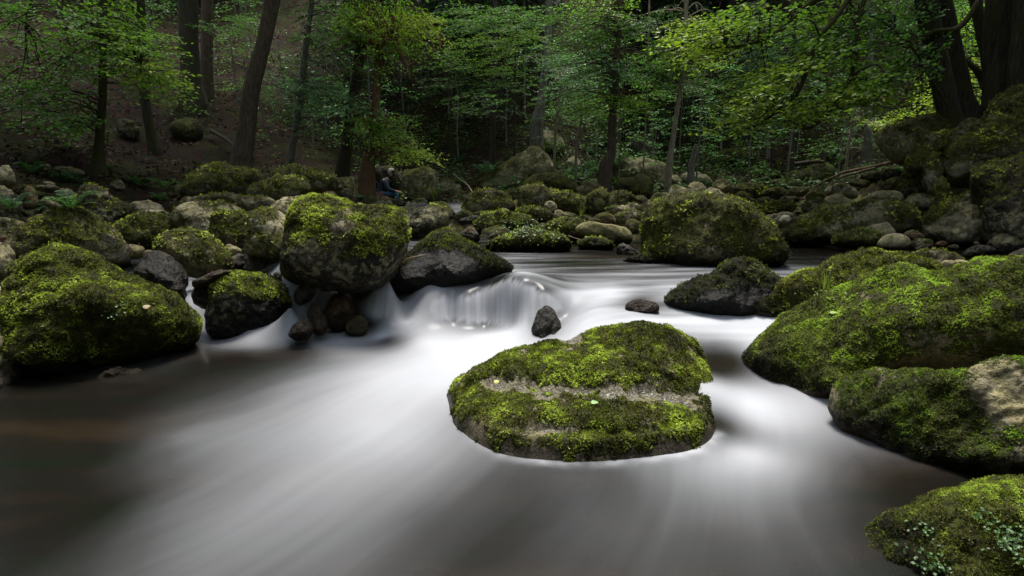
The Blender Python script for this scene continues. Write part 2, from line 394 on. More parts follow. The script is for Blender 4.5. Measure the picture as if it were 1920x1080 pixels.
mx = M.n("ShaderNodeMixShader"); M.l(fc, mx.inputs[0]); M.l(cl.outputs[0], mx.inputs[1]); M.l(ww.outputs[0], mx.inputs[2])
M.l(mx.outputs[0], M.out.inputs[0])
WATER = M.m
tag(mesh_from("stream_water", V, Q, WATER, attrs={"foam": foam}), kind="structure")

# ------------------------------------------------------------------ terrain
gp = []
def G(px, py, Yd): gp.append(at(px, py, Yd))
for t in """0,560,5.5 0,470,6.5 100,440,7 0,400,8 150,400,8.5 250,390,9 350,400,9.5 0,345,9 100,335,10.5 200,328,11.5 330,322,12.5 450,327,14 600,340,15 700,345,19 800,340,19 900,335,20 1000,320,21 1100,312,21 1200,320,21
1350,322,21 1500,322,20 1600,325,18 1700,320,14 1780,330,11 1820,240,12.5 1900,200,12.5 2000,150,12 180,255,15 360,188,19 395,168,20 600,275,18 750,285,22 1005,237,25 1300,250,27 1480,290,23 1625,298,21 1750,240,18
450,490,6.9 500,505,6.6 300,490,7.2 150,520,6.3 560,480,7.4 650,470,8 420,420,9 560,400,10.5 1900,500,6.4""".split():
    G(*map(float, t.split(",")))
gp = [tuple(g) for g in gp]
for px, py in [(100, 760), (400, 700), (50, 1000), (500, 1000), (960, 1000), (1500, 1000), (1700, 900), (1200, 900), (800, 700), (650, 640), (1430, 790), (480, 650), (250, 700)]:
    p = atz(px, py, 0.0); gp.append((p[0], p[1], -0.22))
for px, py in [(1000, 480), (1150, 480), (1300, 490), (1500, 480), (1700, 480), (1850, 485), (900, 460), (1560, 500)]:
    p = atz(px, py, UP); gp.append((p[0], p[1], 0.14))
for px, py, z in [(800, 540, .1), (950, 540, .15), (1100, 560, .1), (1250, 570, .08), (1400, 620, .0), (880, 405, .3), (1100, 600, .0)]:
    p = atz(px, py, z); gp.append((p[0], p[1], z))
for py in (436, 412, 392, 374, 360):
    Yd = 1471.0 / (py - 283)
    for px in (1000, 1150, 1300, 1450, 1600, 1720) if py < 430 else (1050, 1600):
        p = at(px, py, Yd); gp.append(tuple(p + [0, 0, 0.0]))
    if py < 400: gp.append(tuple(at(760, py, Yd)))
for x in (-50, -25, -10, 0, 12, 28, 50):
    gp.append((x, 36, 12.5 + abs(x) * .1)); gp.append((x, 60, 27)); gp.append((x, 85, 38)); gp.append((x, 29, 7.8 + abs(x) * .12))
for y in (0, 6, 12, 20):
    gp += [(-14, y, 3.5 + .12 * y), (-24, y, 9), (14, y, 4 + .1 * y), (24, y, 9.5), (-45, y, 19), (45, y, 19)]
for x in (-20, -8, 0, 8, 20): gp += [(x, -5, .6 + abs(x) * .2), (x, -14, 4.5), (x, -30, 14)]
gp += [(-4.5, 1, .3), (-5, 3, .35), (4.5, 1.0, .5), (5.5, 3, .7), (6.5, 4.5, .8), (-7, 2, .9), (7.5, 1, 1.2)]
gp = np.array(gp)
GZ0 = RBF(gp[:, :2], gp[:, 2], eps=0.3, lam=0.02)
def GZ(q):
    q = np.asarray(q, float).reshape(-1, 2); z = GZ0(q)
    r = sstep(5, 16, q[:, 1]) + sstep(6, 10, np.abs(q[:, 0]))
    z = z + 0.5 * np.clip(r, 0, 1) * fbm(np.stack([q[:, 0] * .35, q[:, 1] * .35, np.zeros(len(q))], 1), 3)
    return z + 0.12 * fbm(np.stack([q[:, 0] * 1.7, q[:, 1] * 1.7, np.ones(len(q))], 1), 4)
gx = np.concatenate([np.linspace(-60, -16, 60)[:-1], np.linspace(-16, 16, 380), np.linspace(16, 60, 60)[1:]])
gy = np.concatenate([np.linspace(-32, 0, 60)[:-1], np.linspace(0, 28, 380), np.linspace(28, 90, 90)[1:]])
XX, YY = np.meshgrid(gx, gy); q = np.stack([XX.ravel(), YY.ravel()], 1)
V = np.column_stack([q, GZ(q)]); nr, nc = XX.shape
i = np.arange(nr - 1)[:, None] * nc + np.arange(nc - 1)[None, :]
Q = np.stack([i, i + 1, i + nc + 1, i + nc], -1).reshape(-1, 4)
M = Mat("forest_floor")
n1 = M.noise(1.2, 5); n2 = M.noise(12, 6, 0.7); n3 = M.noise(60, 4, 0.7)
vo = M.n("ShaderNodeTexVoronoi"); vo.inputs["Scale"].default_value = 16; M.l(M.coord(), vo.inputs["Vector"])
cc = M.ramp(n3, [(0.3, (0.005, 0.004, 0.003)), (0.5, (0.014, 0.009, 0.006)), (0.7, (0.034, 0.02, 0.013))])
cc = M.mix(0.5, cc, M.mix(1.0, vo.outputs["Color"], (0.06, 0.036, 0.024), 'MULTIPLY'))
cc = M.mix(M.ramp(n1, [(0.45, 0.0), (0.62, 0.8)]), cc, M.ramp(n2, [(0.35, (0.012, 0.012, 0.005)), (0.65, (0.05, 0.055, 0.012))]))
cc = M.mix(M.attr('bed').outputs['Fac'], cc, M.ramp(n2, [(0.35, (0.012, 0.008, 0.004)), (0.65, (0.05, 0.03, 0.014))]))
M.set(color=cc, rough=0.95, spec=0.1, normal=M.bump(M.math('ADD', n2, n3), 0.9, 0.06))
bed = (1 - sstep(-.02, .06, V[:, 2] - WZ(V[:, :2]))) * (np.abs(V[:, 0]) < 9) * (V[:, 1] < 14)
tag(mesh_from("ground", V, Q, M.m, attrs={"bed": bed}), kind="structure")
# ------------------------------------------------------------------ boulders and stones
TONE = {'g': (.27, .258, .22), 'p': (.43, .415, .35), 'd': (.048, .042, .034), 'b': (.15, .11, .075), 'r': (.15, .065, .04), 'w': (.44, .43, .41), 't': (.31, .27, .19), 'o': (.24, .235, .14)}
leafcol = np.random.RandomState(11)

def moss_tufts(V, T, mossv, hue, wet, size, density, seed, parent, maxn=90000, hang=0.0):
    rs = np.random.RandomState(seed)
    N = vnormals(V, T)
    a, b, c = V[T[:, 0]], V[T[:, 1]], V[T[:, 2]]
    area = 0.5 * np.linalg.norm(np.cross(b - a, c - a), axis=1)
    cen = (a + b + c) / 3
    tocam = (CAM - cen); tocam /= np.linalg.norm(tocam, axis=1)[:, None]
    facing = (N[T[:, 0]] * tocam).sum(1)
    m = mossv[T].mean(1)
    w = area * sstep(0.38, 0.7, m) * (facing > -0.45)
    n = int(min(maxn, w.sum() * density / (size * size)))
    if n < 30: return None
    f = rs.choice(len(T), n, p=w / w.sum())
    u, v = rs.rand(n), rs.rand(n); k = u + v > 1; u[k], v[k] = 1 - u[k], 1 - v[k]
    P = a[f] + (b[f] - a[f]) * u[:, None] + (c[f] - a[f]) * v[:, None]
    clump = fbm(P / (size * 7), 3); clump2 = fbm(P * 5.5, 3)
    keep = (clump > -0.2) | (rs.rand(n) < 0.35)
    P, f, clump, clump2 = P[keep], f[keep], clump[keep], clump2[keep]; n = len(P)
    Nn = N[T[f, 0]]
    lift = np.clip(clump + 0.3, 0, 1) * size * .8
    K = 4; P0 = P
    P = np.repeat(P + Nn * (lift[:, None] - size * .15), K, 0); Nn = np.repeat(Nn, K, 0); nn = len(P)
    d = Nn * (0.35 + 0.5 * rs.rand(nn)[:, None]) + rs.normal(size=(nn, 3)) * 0.62 + np.array([0, 0, -hang])
    d /= np.linalg.norm(d, axis=1)[:, None]
    s = np.cross(d, rs.normal(size=(nn, 3))); s /= np.linalg.norm(s, axis=1)[:, None] + 1e-9
    L = size * (0.65 + 0.8 * rs.rand(nn)); Wd = L * 0.42
    V0 = P; V1 = P + d * (L * .55)[:, None] + s * (Wd * .5)[:, None]; V2 = P + d * L[:, None]; V3 = P + d * (L * .55)[:, None] - s * (Wd * .5)[:, None]
    VV = np.stack([V0, V1, V2, V3], 1).reshape(-1, 3); Q = np.arange(len(VV)).reshape(-1, 4)
    clump3 = fbm(P0 * 2.2 + 31, 3); t = np.clip(0.44 + clump * 1.0 + clump2 * 0.8 + clump3 * 1.0 + rs.normal(size=n) * .09, 0, 1)
    dark = np.array([.030, .032, .008]); mid = np.array([.14, .15, .014]); br = np.array([.50, .54, .10]); gr = np.array([.24, .46, .03])
    br = br * (1 - hue) + gr * hue; mid = mid * (1 - hue * .6) + np.array([.075, .135, .01]) * hue * .6
    tt = t[:, None]
    C = np.where(tt < .5, dark + (mid - dark) * tt * 2, mid + (br - mid) * (tt - .5) * 2)
    wv = wet[T[f, 0]][:, None]
    C = C * (1 - .72 * wv)
    brown = rs.rand(n) < np.clip(.04 + (fbm(P0 * 4 + 77, 3) - .15) * 1.6, .03, .6); C[brown] = [.075, .055, .022]
    C = np.repeat(C, K, 0) * (0.84 + 0.32 * rs.rand(nn)[:, None]); C = np.repeat(C, 4, 0)
    o = mesh_from("moss", VV, Q, MOSSLEAF, smooth=False, colors={"tint": C}, parent=parent)
    o["kind"] = "stuff"
    return o

def finish_rock(name, V, T, Yd, tone, moss, wetall, hue, lichen, label, cat, group, seed, spots=(), tuft=0, water=None, hang=0.0, wb=.2, dark=()):
    s = np.ptp(V, axis=0).max()
    N = vnormals(V, T)
    px_, py_ = project(V)
    low = fbm(V * (2.6 / max(s, .25)) + seed * 3.1, 4); fine = fbm(V * 9 + seed, 4)
    mv = 0.42 + (moss - 0.5) * 1.15 + (N[:, 2] - 0.25) * 0.42 + low * 0.8 + fine * 0.4
    for sx, sy, sr, dv in spots: mv = mv + dv * np.exp(-((px_ - sx) ** 2 + (py_ - sy) ** 2 * 1.6) / (sr * sr))
    if moss <= 0: mv[:] = 0
    wl = WZ(V[:, :2]) if water is None else np.full(len(V), water)
    hgt = V[:, 2] - wl + 0.05 * fbm(V * 6, 3)
    near = (V[:, 1] < 11) & (np.abs(V[:, 0]) < 8)
    wet = (1 - sstep(wb * .3, wb, hgt + wb * .5 * fbm(V * 2.5 + 9, 3))) * near
    mv = np.where(near, mv - (1 - sstep(-.01, 0.05, hgt)) * 1.2, mv)
    wet = np.clip(wet + wetall, 0, 1)
    mv = np.clip(mv, 0, 1)
    if tuft: V = V + N * (mv * min(.016, .05 * s) * (fbm(V * 15 + 3, 3) + .35))[:, None]
    base = np.tile(np.array(TONE[tone]), (len(V), 1))
    for sx, sy, sr in dark:  # darkened base spots; on the giant boulder mostly painted shade
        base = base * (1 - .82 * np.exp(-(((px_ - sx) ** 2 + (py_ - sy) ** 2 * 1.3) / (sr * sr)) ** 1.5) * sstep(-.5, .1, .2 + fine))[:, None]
    o = mesh_from(name, V, T, ROCK, attrs={"moss": mv, "wet": wet, "lichen": np.full(len(V), lichen), "mhue": np.full(len(V), hue)}, colors={"base": base})
    tag(o, label, cat, group)
    if tuft and moss > 0:
        moss_tufts(V, T, mv, hue, wet, max(.0085, .0031 * Yd) * (0.9 if tuft == 2 else 1.15), 1.05 if tuft == 2 else 0.42, seed, o, 110000 if tuft == 2 else 26000, hang)
    return o

def project(V):
    d = V - CAM
    z = d[:, 1] * cp - d[:, 2] * sp; z = np.maximum(z, 1e-3)
    u = d[:, 1] * sp + d[:, 2] * cp
    return 960 + F * d[:, 0] / z, 540 - F * u / z

ROCKS = []     # (centre xyz, radius, label) kept so that fillers avoid them
def boulder(view, poly, Yd, label, moss=.6, tone='g', style='r', thick=.5, wet=0.0, hue=0.3, lichen=.4, name=None, group=None, spots=(), tuft=None, dents=(), hang=0.0, amp=1.0, power=2.5, lean=28, foot=None, wb=.2, dark=(), cuts=()):
    seed = abs(hash_(label)) % 100000
    ox, oy, sc_ = VIEW[view]
    P = np.array([[float(c) for c in t.split(",")] for t in poly.split()]) / sc_ + [ox, oy]
    if Yd > 12.4:            # far stones: stand them where the sight line through their foot meets the ground
        hh = np.ptp(P[:, 1]); yb = P[:, 1].max() - .1 * hh; Ys = np.geomspace(7, 40, 300)
        g = at(np.full(300, P[:, 0].mean()), np.full(300, yb), Ys); b = np.nonzero(g[:, 2] < GZ(g[:, :2]))[0]
        if len(b) and Yd * .6 < Ys[b[0]] < Yd * 1.7: Yd = float(Ys[b[0]]) + .1
    for _ in range(1 if style == 'a' else 2):       # rounded corners
        A = P; B = np.roll(P, -1, 0); P = np.stack([A * .75 + B * .25, A * .25 + B * .75], 1).reshape(-1, 2)
    mn, mxx = P.min(0), P.max(0); c = (mn + mxx) / 2
    # centroid of the polygon area, a safe centre for a star-shaped outline
    x, y = P[:, 0], P[:, 1]; x2, y2 = np.roll(x, -1), np.roll(y, -1); cr = x * y2 - x2 * y
    Aa = cr.sum() / 2; c = np.array([((x + x2) * cr).sum(), ((y + y2) * cr).sum()]) / (6 * Aa)
    wpx = (mxx - mn).max()
    n = 7 if (tuft == 2 and wpx > 200) else 6 if (tuft == 2 or wpx > 200) else (5 if wpx > 75 else 4)
    S, T = ico(n)
    rs = np.random.RandomState(seed)
    S0 = S.copy(); S = S.copy()
    # facets cut into the unit shape
    nf = {'r': 7, 'a': 16, 'm': 12}[style]
    if cuts: nf = 3
    for _ in range(nf):
        m = rs.normal(size=3); m[2] = abs(m[2]) * 1.6 + .7; m /= np.linalg.norm(m)
        o_ = rs.uniform(.62, .86) if style == 'a' else rs.uniform(.6, .86)
        qd = S @ m - o_; S = S - m[None, :] * (np.where(qd > 0, qd, 0) * (0.97 if style == 'a' else .8))[:, None]
    for cx_, cy_, cz_, co_ in cuts:
        m = np.array([cx_, cy_, cz_], float); m /= np.linalg.norm(m); qd = S @ m - co_; S = S - m[None, :] * (np.where(qd > 0, qd, 0) * .95)[:, None]
    th = np.arctan2(S0[:, 1], S0[:, 0])
    # radius of the outline at each angle
    g = np.linspace(-np.pi, np.pi, 361); R = np.zeros(361)
    D = np.stack([np.cos(g), -np.sin(g)], 1)
    A = P - c; B = np.roll(A, -1, 0); E = B - A
    for k in range(361):
        d = D[k]; den = d[0] * E[:, 1] - d[1] * E[:, 0]; den = np.where(abs(den) < 1e-9, 1e-9, den)
        t = (A[:, 0] * E[:, 1] - A[:, 1] * E[:, 0]) / den; u = (A[:, 0] * d[1] - A[:, 1] * d[0]) / den
        ok = (u >= -1e-6) & (u <= 1 + 1e-6) & (t > 0)
        R[k] = t[ok].max() if ok.any() else 0.0
    Rv = np.interp(th, g, R)
    r0 = ray(c[0], c[1])
    # the plane the outline lies in leans back by `lean` degrees; the stone bulges to both sides of it
    bl = math.radians(lean)
    hd = np.array([r0[0], r0[1], 0]); hd /= np.linalg.norm(hd)
    pn = np.array([-hd[0] * math.cos(bl), -hd[1] * math.cos(bl), math.sin(bl)])
    if foot is not None:
        pf = atz(c[0], foot[0], foot[1]); t_ = ((pf - CAM) @ pn) / (r0 @ pn); ctr = CAM + r0 * t_; Yd = float(ctr[1])
    else: ctr = CAM + r0 * Yd
    dist = np.linalg.norm(r0) * Yd; rn = r0 / np.linalg.norm(r0)
    k = dist / F * (rn @ np.array([0, cp, -sp]))
    ph = np.arctan2(S0[:, 2], np.hypot(S0[:, 0], S0[:, 1]))
    se = np.abs(np.cos(ph)) ** (2 / power); we = np.sign(np.sin(ph)) * np.abs(np.sin(ph)) ** (2 / power)
    ratio = np.linalg.norm(S, axis=1)
    lp = (Rv * 1.02 + .4) * se * ratio ** .6; lat = lp * k; zz = we * ratio
    half = thick * k * (0.62 * (mxx - mn).min() + 0.18 * (mxx - mn).max())
    Hh = .5 * (mxx - mn)[1] * k; sa_ = math.sqrt(max(0.0, 1 - (rn @ pn) ** 2)); qv = math.sqrt(max(.3, 1 - (half * sa_ / Hh) ** 2))
    rr_ = ray(c[0] + lp * np.cos(th), c[1] - lp * np.sin(th) * qv)
    tt_ = ((ctr - CAM) @ pn) / (rr_ @ pn)
    V = CAM + rr_ * tt_[:, None] + (zz * half)[:, None] * pn
    dep = -pn
    s = k * (mxx - mn).mean()
    # noise along the normals at several scales
    N = vnormals(V, T); o3 = rs.uniform(-50, 50, 3)
    rim = 1 - 0.6 * np.exp(-(ph / .28) ** 2)
    amp_ = amp * (1.25 if style == 'a' else 1.0)
    dn = s * .085 * fbm(V * (1.5 / s) + o3, 3) * rim + s * .045 * fbm(V * (4 / s) + o3, 3) * rim + s * .028 * ridge(V * (2.6 / s) + o3, 3) * rim
    q_ = rs.normal(size=3); q_[2] += 1.2; q_ /= np.linalg.norm(q_)
    lay = (V @ q_)[:, None] * q_[None, :] * 5.0 + V * .9          # coordinates squeezed along the bedding of the stone
    kk = {'r': .75, 'm': .9, 'a': 1.25}[style] * amp
    dn = dn + s * kk * rim * (.030 * (ridge(V * (5.5 / s) + o3, 3) - .4) + .026 * fbm(lay * (2.2 / s) + o3, 4) + .016 * fbm(V * (13 / s) + o3, 3))
    if n >= 6: dn = dn + s * kk * .007 * fbm(V * (30 / s) + o3, 3)
    dn = dn + min(.016, s * .03) * fbm(V * max(9 / s, 5) + o3, 3) + s * .004
    V = V + N * (dn * amp_)[:, None]
    if dents:
        px_, py_ = project(V); N = vnormals(V, T); tc = CAM - V; tc /= np.linalg.norm(tc, axis=1)[:, None]; fr = (N * tc).sum(1) > -.1
        for x0, y0, rx, ry, rot, amt in dents:
            ca, sa = math.cos(math.radians(rot)), math.sin(math.radians(rot))
            dx, dy = px_ - x0, py_ - y0
            e = ((dx * ca + dy * sa) / rx) ** 2 + ((-dx * sa + dy * ca) / ry) ** 2
            V = V - dep[None, :] * (-amt * np.exp(-e) * fr)[:, None]
    if tuft is None: tuft = 1 if (Yd < 13 and wpx > 48) else 0
    if Yd > 8 and .25 < moss < .7: moss += .08
    nm = name or ("boulder" if wpx > 45 else "stone")
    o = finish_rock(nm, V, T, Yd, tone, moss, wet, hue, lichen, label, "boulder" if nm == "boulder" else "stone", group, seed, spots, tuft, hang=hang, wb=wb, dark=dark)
    ROCKS.append((ctr, lat.max(), label))
    return o
def hash_(s):
    h = 5381
    for ch in s: h = (h * 33 + ord(ch)) & 0xffffff
    return h

# --- the big rocks round the fall and the pool
boulder('0', "6,600 12,555 38,515 85,483 150,474 200,487 250,514 290,545 332,577 358,603 366,628 352,650 300,670 220,692 150,712 80,715 22,695 8,650", 4.75,
        "huge yellow-green moss-covered boulder left of the pool, a fallen leaf on its slope", .98, 'g', 'm', .62, tuft=2, hue=.25, spots=[(40, 640, 60, -.5), (225, 575, 28, .4), (150, 590, 120, .15), (290, 640, 70, .1)], power=2.2, group="boulders round the pool", lean=38, foot=(688, 0), cuts=[(.4, .55, .7, .62), (-.55, -.1, .8, .68), (.1, -.7, .7, .7)])
boulder('0', "12,520 28,488 60,477 92,482 98,520 70,560 20,565", 5.25, "small pale rock with a bright moss cap peeping behind the huge left boulder", .75, 'p', 'm', .5, hue=.1, tuft=1)
boulder('0', "-70,620 -25,575 0,578 12,615 22,655 33,692 24,722 -10,760 -70,750", 4.1, "rough grey rock cut by the left edge beside the pool", .35, 'g', 'a', .6, lichen=.8)
boulder('0', "-40,545 2,537 20,545 20,570 -30,580", 5.0, "low pale slab at the left edge above the rough grey rock", .1, 'p', 'r', .6)
boulder('K', "-60,430 0,420 35,430 70,455 85,490 55,530 50,590 20,600 -60,600", 5.6, "smooth grey wavy rock at the left edge of the bank", .1, 'p', 'm', .6, wet=.1)
boulder('K', "60,440 160,375 320,272 345,254 400,251 470,272 540,330 590,390 625,450 650,505 640,540 560,545 400,560 200,540 90,500", 6.2, "large brown boulder striped with moss and bare ribs, behind the huge left boulder", .56, 'g', 'a', .6, hue=.0, lichen=.7, tuft=1, spots=[(185, 410, 60, .2)], cuts=[(.3, .5, .8, .6), (-.3, -.3, .9, .65)])
boulder('K', "-60,320 0,297 55,297 110,318 160,350 185,380 150,420 90,460 0,470 -60,460", 7.0, "grey speckled rounded boulder at the left edge with dead leaves beside it", .33, 'g', 'r', .6, lichen=.8)
boulder('A', "890,660 905,500 945,420 1005,412 1150,490 1330,590 1480,690 1570,745 1500,830 1320,880 1100,860 950,760", 8.0, "dark slanting boulder with pale flecks along its upper edge, under the ferns", .42, 'd', 'a', .5, lichen=1.0, hue=.0)
boulder('K', "570,335 640,308 685,284 760,282 820,288 880,310 935,352 910,410 840,440 760,470 650,440 590,400", 7.3, "yellow-mossed low boulder between the brown striped boulder and the oval one", .66, 'o', 'm', .55, hue=.05, tuft=1)
boulder('H', "105,130 150,118 240,120 285,145 282,190 240,215 150,222 115,190", 6.4, "smooth tan cobble beside the little brown pool", .0, 't', 'r', .7, lichen=.2)
boulder('H', "268,180 300,152 370,170 350,210 285,215", 6.2, "small tan stone wedged between the tan cobble and the oval boulder", .0, 't', 'm', .7)
boulder('H', "352,165 380,100 440,40 520,14 620,11 720,30 800,70 870,125 920,210 955,300 940,345 800,370 640,340 560,300 450,230 370,195", 5.85,
        "smooth oval boulder with thin moss above the small cascade", .62, 'o', 'r', .6, hue=.1, tuft=1, lichen=.2, amp=.5, lean=30)
boulder('H', "195,330 260,270 290,200 340,180 420,190 520,240 600,320 612,390 590,430 600,540 540,555 460,500 330,430 230,380", 5.3, "shiny wet black rock sloping down beside the huge left boulder", .0, 'd', 'm', .45, wet=1.0, lean=45)
boulder('H', "640,415 700,385 770,360 850,312 930,300 962,318 890,352 800,398 720,430 660,440", 5.3, "long thin wet brown stone above the small cascade", .0, 'b', 'r', .7, wet=.9)
boulder('H', "745,640 770,560 780,440 850,362 950,322 1060,330 1200,350 1320,400 1360,470 1370,560 1345,680 1310,790 1200,830 1000,840 850,820 760,780", 5.15,
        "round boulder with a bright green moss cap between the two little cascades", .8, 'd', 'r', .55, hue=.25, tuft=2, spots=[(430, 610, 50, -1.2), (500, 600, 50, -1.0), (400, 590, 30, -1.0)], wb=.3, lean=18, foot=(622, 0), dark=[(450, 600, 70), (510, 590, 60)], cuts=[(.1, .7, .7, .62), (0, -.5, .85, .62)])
boulder('H', "640,455 710,412 800,405 810,480 780,590 700,590 640,520", 5.3, "wet dark rock against the left side of the green-capped boulder", .15, 'd', 'm', .6, wet=.8)
boulder('H', "605,612 650,598 692,660 680,740 635,720", 4.95, "small wet black stone at the foot of the small left cascade", .0, 'd', 'r', .7, wet=1.0)
boulder('H', "876,128 922,108 1018,155 992,192 930,185", 6.3, "angular blue-grey stone right of the oval boulder", .0, 'p', 'a', .6)
boulder('H', "925,212 1000,184 1080,212 1065,262 1000,305 935,275", 6.0, "small wet stone with a moss cap below the angular blue-grey stone", .4, 'g', 'r', .6, wet=.5)
boulder('H', "1030,290 1075,215 1150,203 1215,228 1228,285 1170,340 1060,345 1030,320", 5.9, "smooth wet cobble at the foot of the pale striped rock", .1, 'g', 'r', .7, wet=.5)
boulder('H', "1155,318 1200,286 1262,290 1290,328 1240,350 1180,342", 5.75, "flat bluish stone beside the smooth wet cobble", .0, 'p', 'r', .6, wet=.4)
boulder('H', "1245,335 1290,318 1360,380 1332,405 1280,380", 5.6, "small pale green pebble leaning under the giant boulder", .0, 'o', 'r', .7)
boulder('J', "50,500 85,400 80,345 110,290 190,248 250,270 300,330 320,420 330,520 330,610 280,620 200,575 140,515", 6.0, "pale striped rock with moss streaks, left shoulder of the giant boulder", .5, 'p', 'm', .6, hue=.0, lichen=.9, tuft=1)
boulder('J', "250,560 262,420 300,300 340,250 400,212 440,200 600,200 655,262 770,282 880,318 918,372 912,450 872,530 810,610 735,660 600,680 470,670 370,640 290,605", 5.55,
        "giant grey boulder with patches of bright moss and a black underside, left of the fall", .64, 'g', 'm', .5, hue=.15, tuft=2, lichen=.5, amp=.9, power=3.0,
        spots=[(680, 460, 60, .35), (600, 430, 50, .3), (560, 385, 50, .35), (720, 430, 30, .3), (500, 430, 40, -.3), (620, 540, 90, -.9), (560, 500, 50, -.6), (700, 540, 60, -.8), (640, 415, 25, -.5), (710, 392, 25, .3)],
        wb=.8, dents=[(690, 440, 60, 16, 10, -.05), (520, 440, 14, 80, 5, -.06)], lean=36, dark=[(640, 515, 90), (725, 490, 60), (560, 530, 75), (690, 500, 60), (520, 500, 45)], cuts=[(.12, .72, .68, .56), (-.05, -.62, .78, .58), (-.75, .1, .6, .7)])  # wide wet band and dark spots: damp, but mostly the underside's shade painted in
boulder('B', "1300,690 1400,565 1560,482 1640,490 1700,455 1840,458 1860,530 1720,600 1650,700 1600,800 1520,800 1400,760", 6.7, "pale grey-green flat-topped rock behind the giant boulder", .25, 'p', 'm', .6, hue=.1, lichen=.3)
boulder('B', "688,900 690,720 740,650 860,636 1020,620 1110,680 1145,745 1135,880 1070,1020 950,1040 820,990 720,940", 6.9, "blocky moss-covered boulder in front of the pale speckled one", .72, 'g', 'm', .6, hue=.05, tuft=1, cuts=[(.1, .8, .6, .6), (-.8, 0, .6, .65), (.1, -.1, 1, .65)])
boulder('B', "225,710 330,600 420,555 520,533 780,528 900,578 1030,620 1110,700 1000,920 690,930 520,900 380,850 280,780", 7.5, "large pale greenish speckled boulder behind the oval one", .36, 'p', 'r', .5, hue=.05, lichen=.3, tuft=1, spots=[(330, 405, 20, .3), (360, 430, 25, .2)], cuts=[(-.1, .5, .85, .55)])
boulder('B', "440,500 520,480 620,440 760,430 1000,458 1250,488 1430,518 1445,560 1300,640 1150,700 1050,660 900,590 700,570 500,575", 8.3, "long flat grey boulder lying across behind the pale speckled boulder", .3, 'g', 'm', .6, lichen=.8)
boulder('B', "335,470 420,310 560,220 700,115 800,93 930,128 1060,190 1200,240 1290,310 1200,420 1080,490 800,480 520,510", 9.6, "broad olive moss-covered boulder at the foot of the wood, left of centre", .78, 'g', 'm', .55, hue=.0, tuft=1)
boulder('B', "1085,450 1200,340 1290,290 1420,260 1600,258 1720,274 1795,320 1825,440 1700,490 1450,540 1250,510", 8.8, "boulder with a pale white stripe down its right end", .5, 'g', 'm', .55, hue=.0, lichen=.9)
boulder('0', "506,330 512,322 530,314 550,312 580,318 600,325 625,337 638,352 632,366 600,366 575,356 520,350", 9.9, "low long mossy boulder just right of the white-striped one", .6, 'g', 'r', .6, hue=.0)
boulder('C', "325,335 380,305 490,308 502,400 492,500 400,490 330,440", 9.7, "squared yellowish block at the end of the low long mossy boulder", .45, 'o', 'a', .6)
boulder('B', "335,510 440,458 510,480 522,530 430,585 345,600", 8.8, "small pale-edged stone left of the long flat boulder", .3, 'g', 'm', .6)
boulder('B', "180,345 260,308 340,350 345,440 260,490 190,440", 9.7, "small rounded stone beside the ferns", .35, 'g', 'r', .6)
boulder('A', "1440,610 1550,588 1720,588 1820,640 1850,720 1700,780 1600,770 1500,720", 8.0, "dark grey rounded rock below the ferns with a pale stone before it", .15, 'g', 'r', .6)
boulder('A', "1635,745 1650,690 1760,678 1875,695 1800,722 1740,750 1660,765", 7.6, "small pinkish-white stone on the left bank", .0, 'w', 'a', .6)
boulder('A', "1230,380 1320,330 1400,385 1405,455 1330,470 1250,430", 9.6, "small grey rock half hidden among the ferns", .3, 'g', 'm', .6)
boulder('A', "430,175 520,155 570,180 560,240 500,250 440,220", 10.6, "pale rounded rock at the left end of the pinkish slab", .2, 'p', 'm', .6)
boulder('A', "600,210 680,198 800,213 900,235 945,255 940,312 850,305 700,262 620,250", 10.5, "long pinkish slab on the leaf-strewn left bank", .1, 't', 'a', .6, lichen=.6)
boulder('A', "-60,400 -20,240 40,200 90,183 130,250 180,330 140,410 60,430", 8.2, "angular grey rock standing at the far left edge", .15, 'g', 'a', .6, lichen=.6)
boulder('A', "240,660 280,430 350,398 400,500 425,620 380,670", 7.7, "upright brown block among the left bank rocks", .3, 'b', 'a', .6)
boulder('A', "395,450 430,388 560,408 690,445 610,480", 8.8, "thin slab with a pale edge on the left bank", .2, 'g', 'a', .7, lichen=.7)
boulder('A', "670,425 780,450 875,520 885,620 780,590 700,530", 8.4, "grey rib of rock slanting into the dark left of the slanting boulder", .2, 'g', 'a', .6, lichen=.8)
boulder('A', "480,570 560,538 700,588 765,645 700,690 560,670", 7.7, "flat dark stone with a lit rim on the left bank", .15, 'g', 'm', .6)
boulder('A', "-60,700 60,672 180,680 300,800 200,840 0,820", 7.4, "dark low rock at the left edge above the speckled boulder", .3, 'd', 'm', .6)
boulder('A', "320,800 420,733 500,748 570,770 500,825 360,850", 7.2, "small grey rounded stone left of the striped brown boulder", .05, 'g', 'r', .6)
boulder('A', "-60,420 0,405 80,420 155,480 140,590 0,600", 7.9, "dark split rock at the left edge below the angular grey one", .2, 'g', 'a', .6, lichen=.6)
boulder('A', "490,355 620,378 610,425 480,405", 9.0, "short pale ledge below the pinkish slab", .1, 'g', 'a', .7, lichen=.6)
boulder('C', "720,715 900,682 1100,660 1300,640 1500,628 1575,660 1565,780 1535,890 1420,970 1250,1010 1100,1010 1050,920 950,800 800,760", 7.5,
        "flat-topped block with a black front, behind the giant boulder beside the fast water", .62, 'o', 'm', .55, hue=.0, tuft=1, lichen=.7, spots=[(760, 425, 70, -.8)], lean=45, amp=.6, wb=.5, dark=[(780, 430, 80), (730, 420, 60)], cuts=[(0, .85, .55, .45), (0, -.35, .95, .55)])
boulder('C', "445,640 560,604 640,640 705,705 640,745 500,720", 6.9, "pale speckled rock crest behind the giant boulder", .2, 'p', 'm', .6, lichen=.7)
boulder('C', "648,655 690,645 732,702 690,722", 6.7, "long pale pebble resting on top behind the giant boulder", .0, 't', 'r', .8)
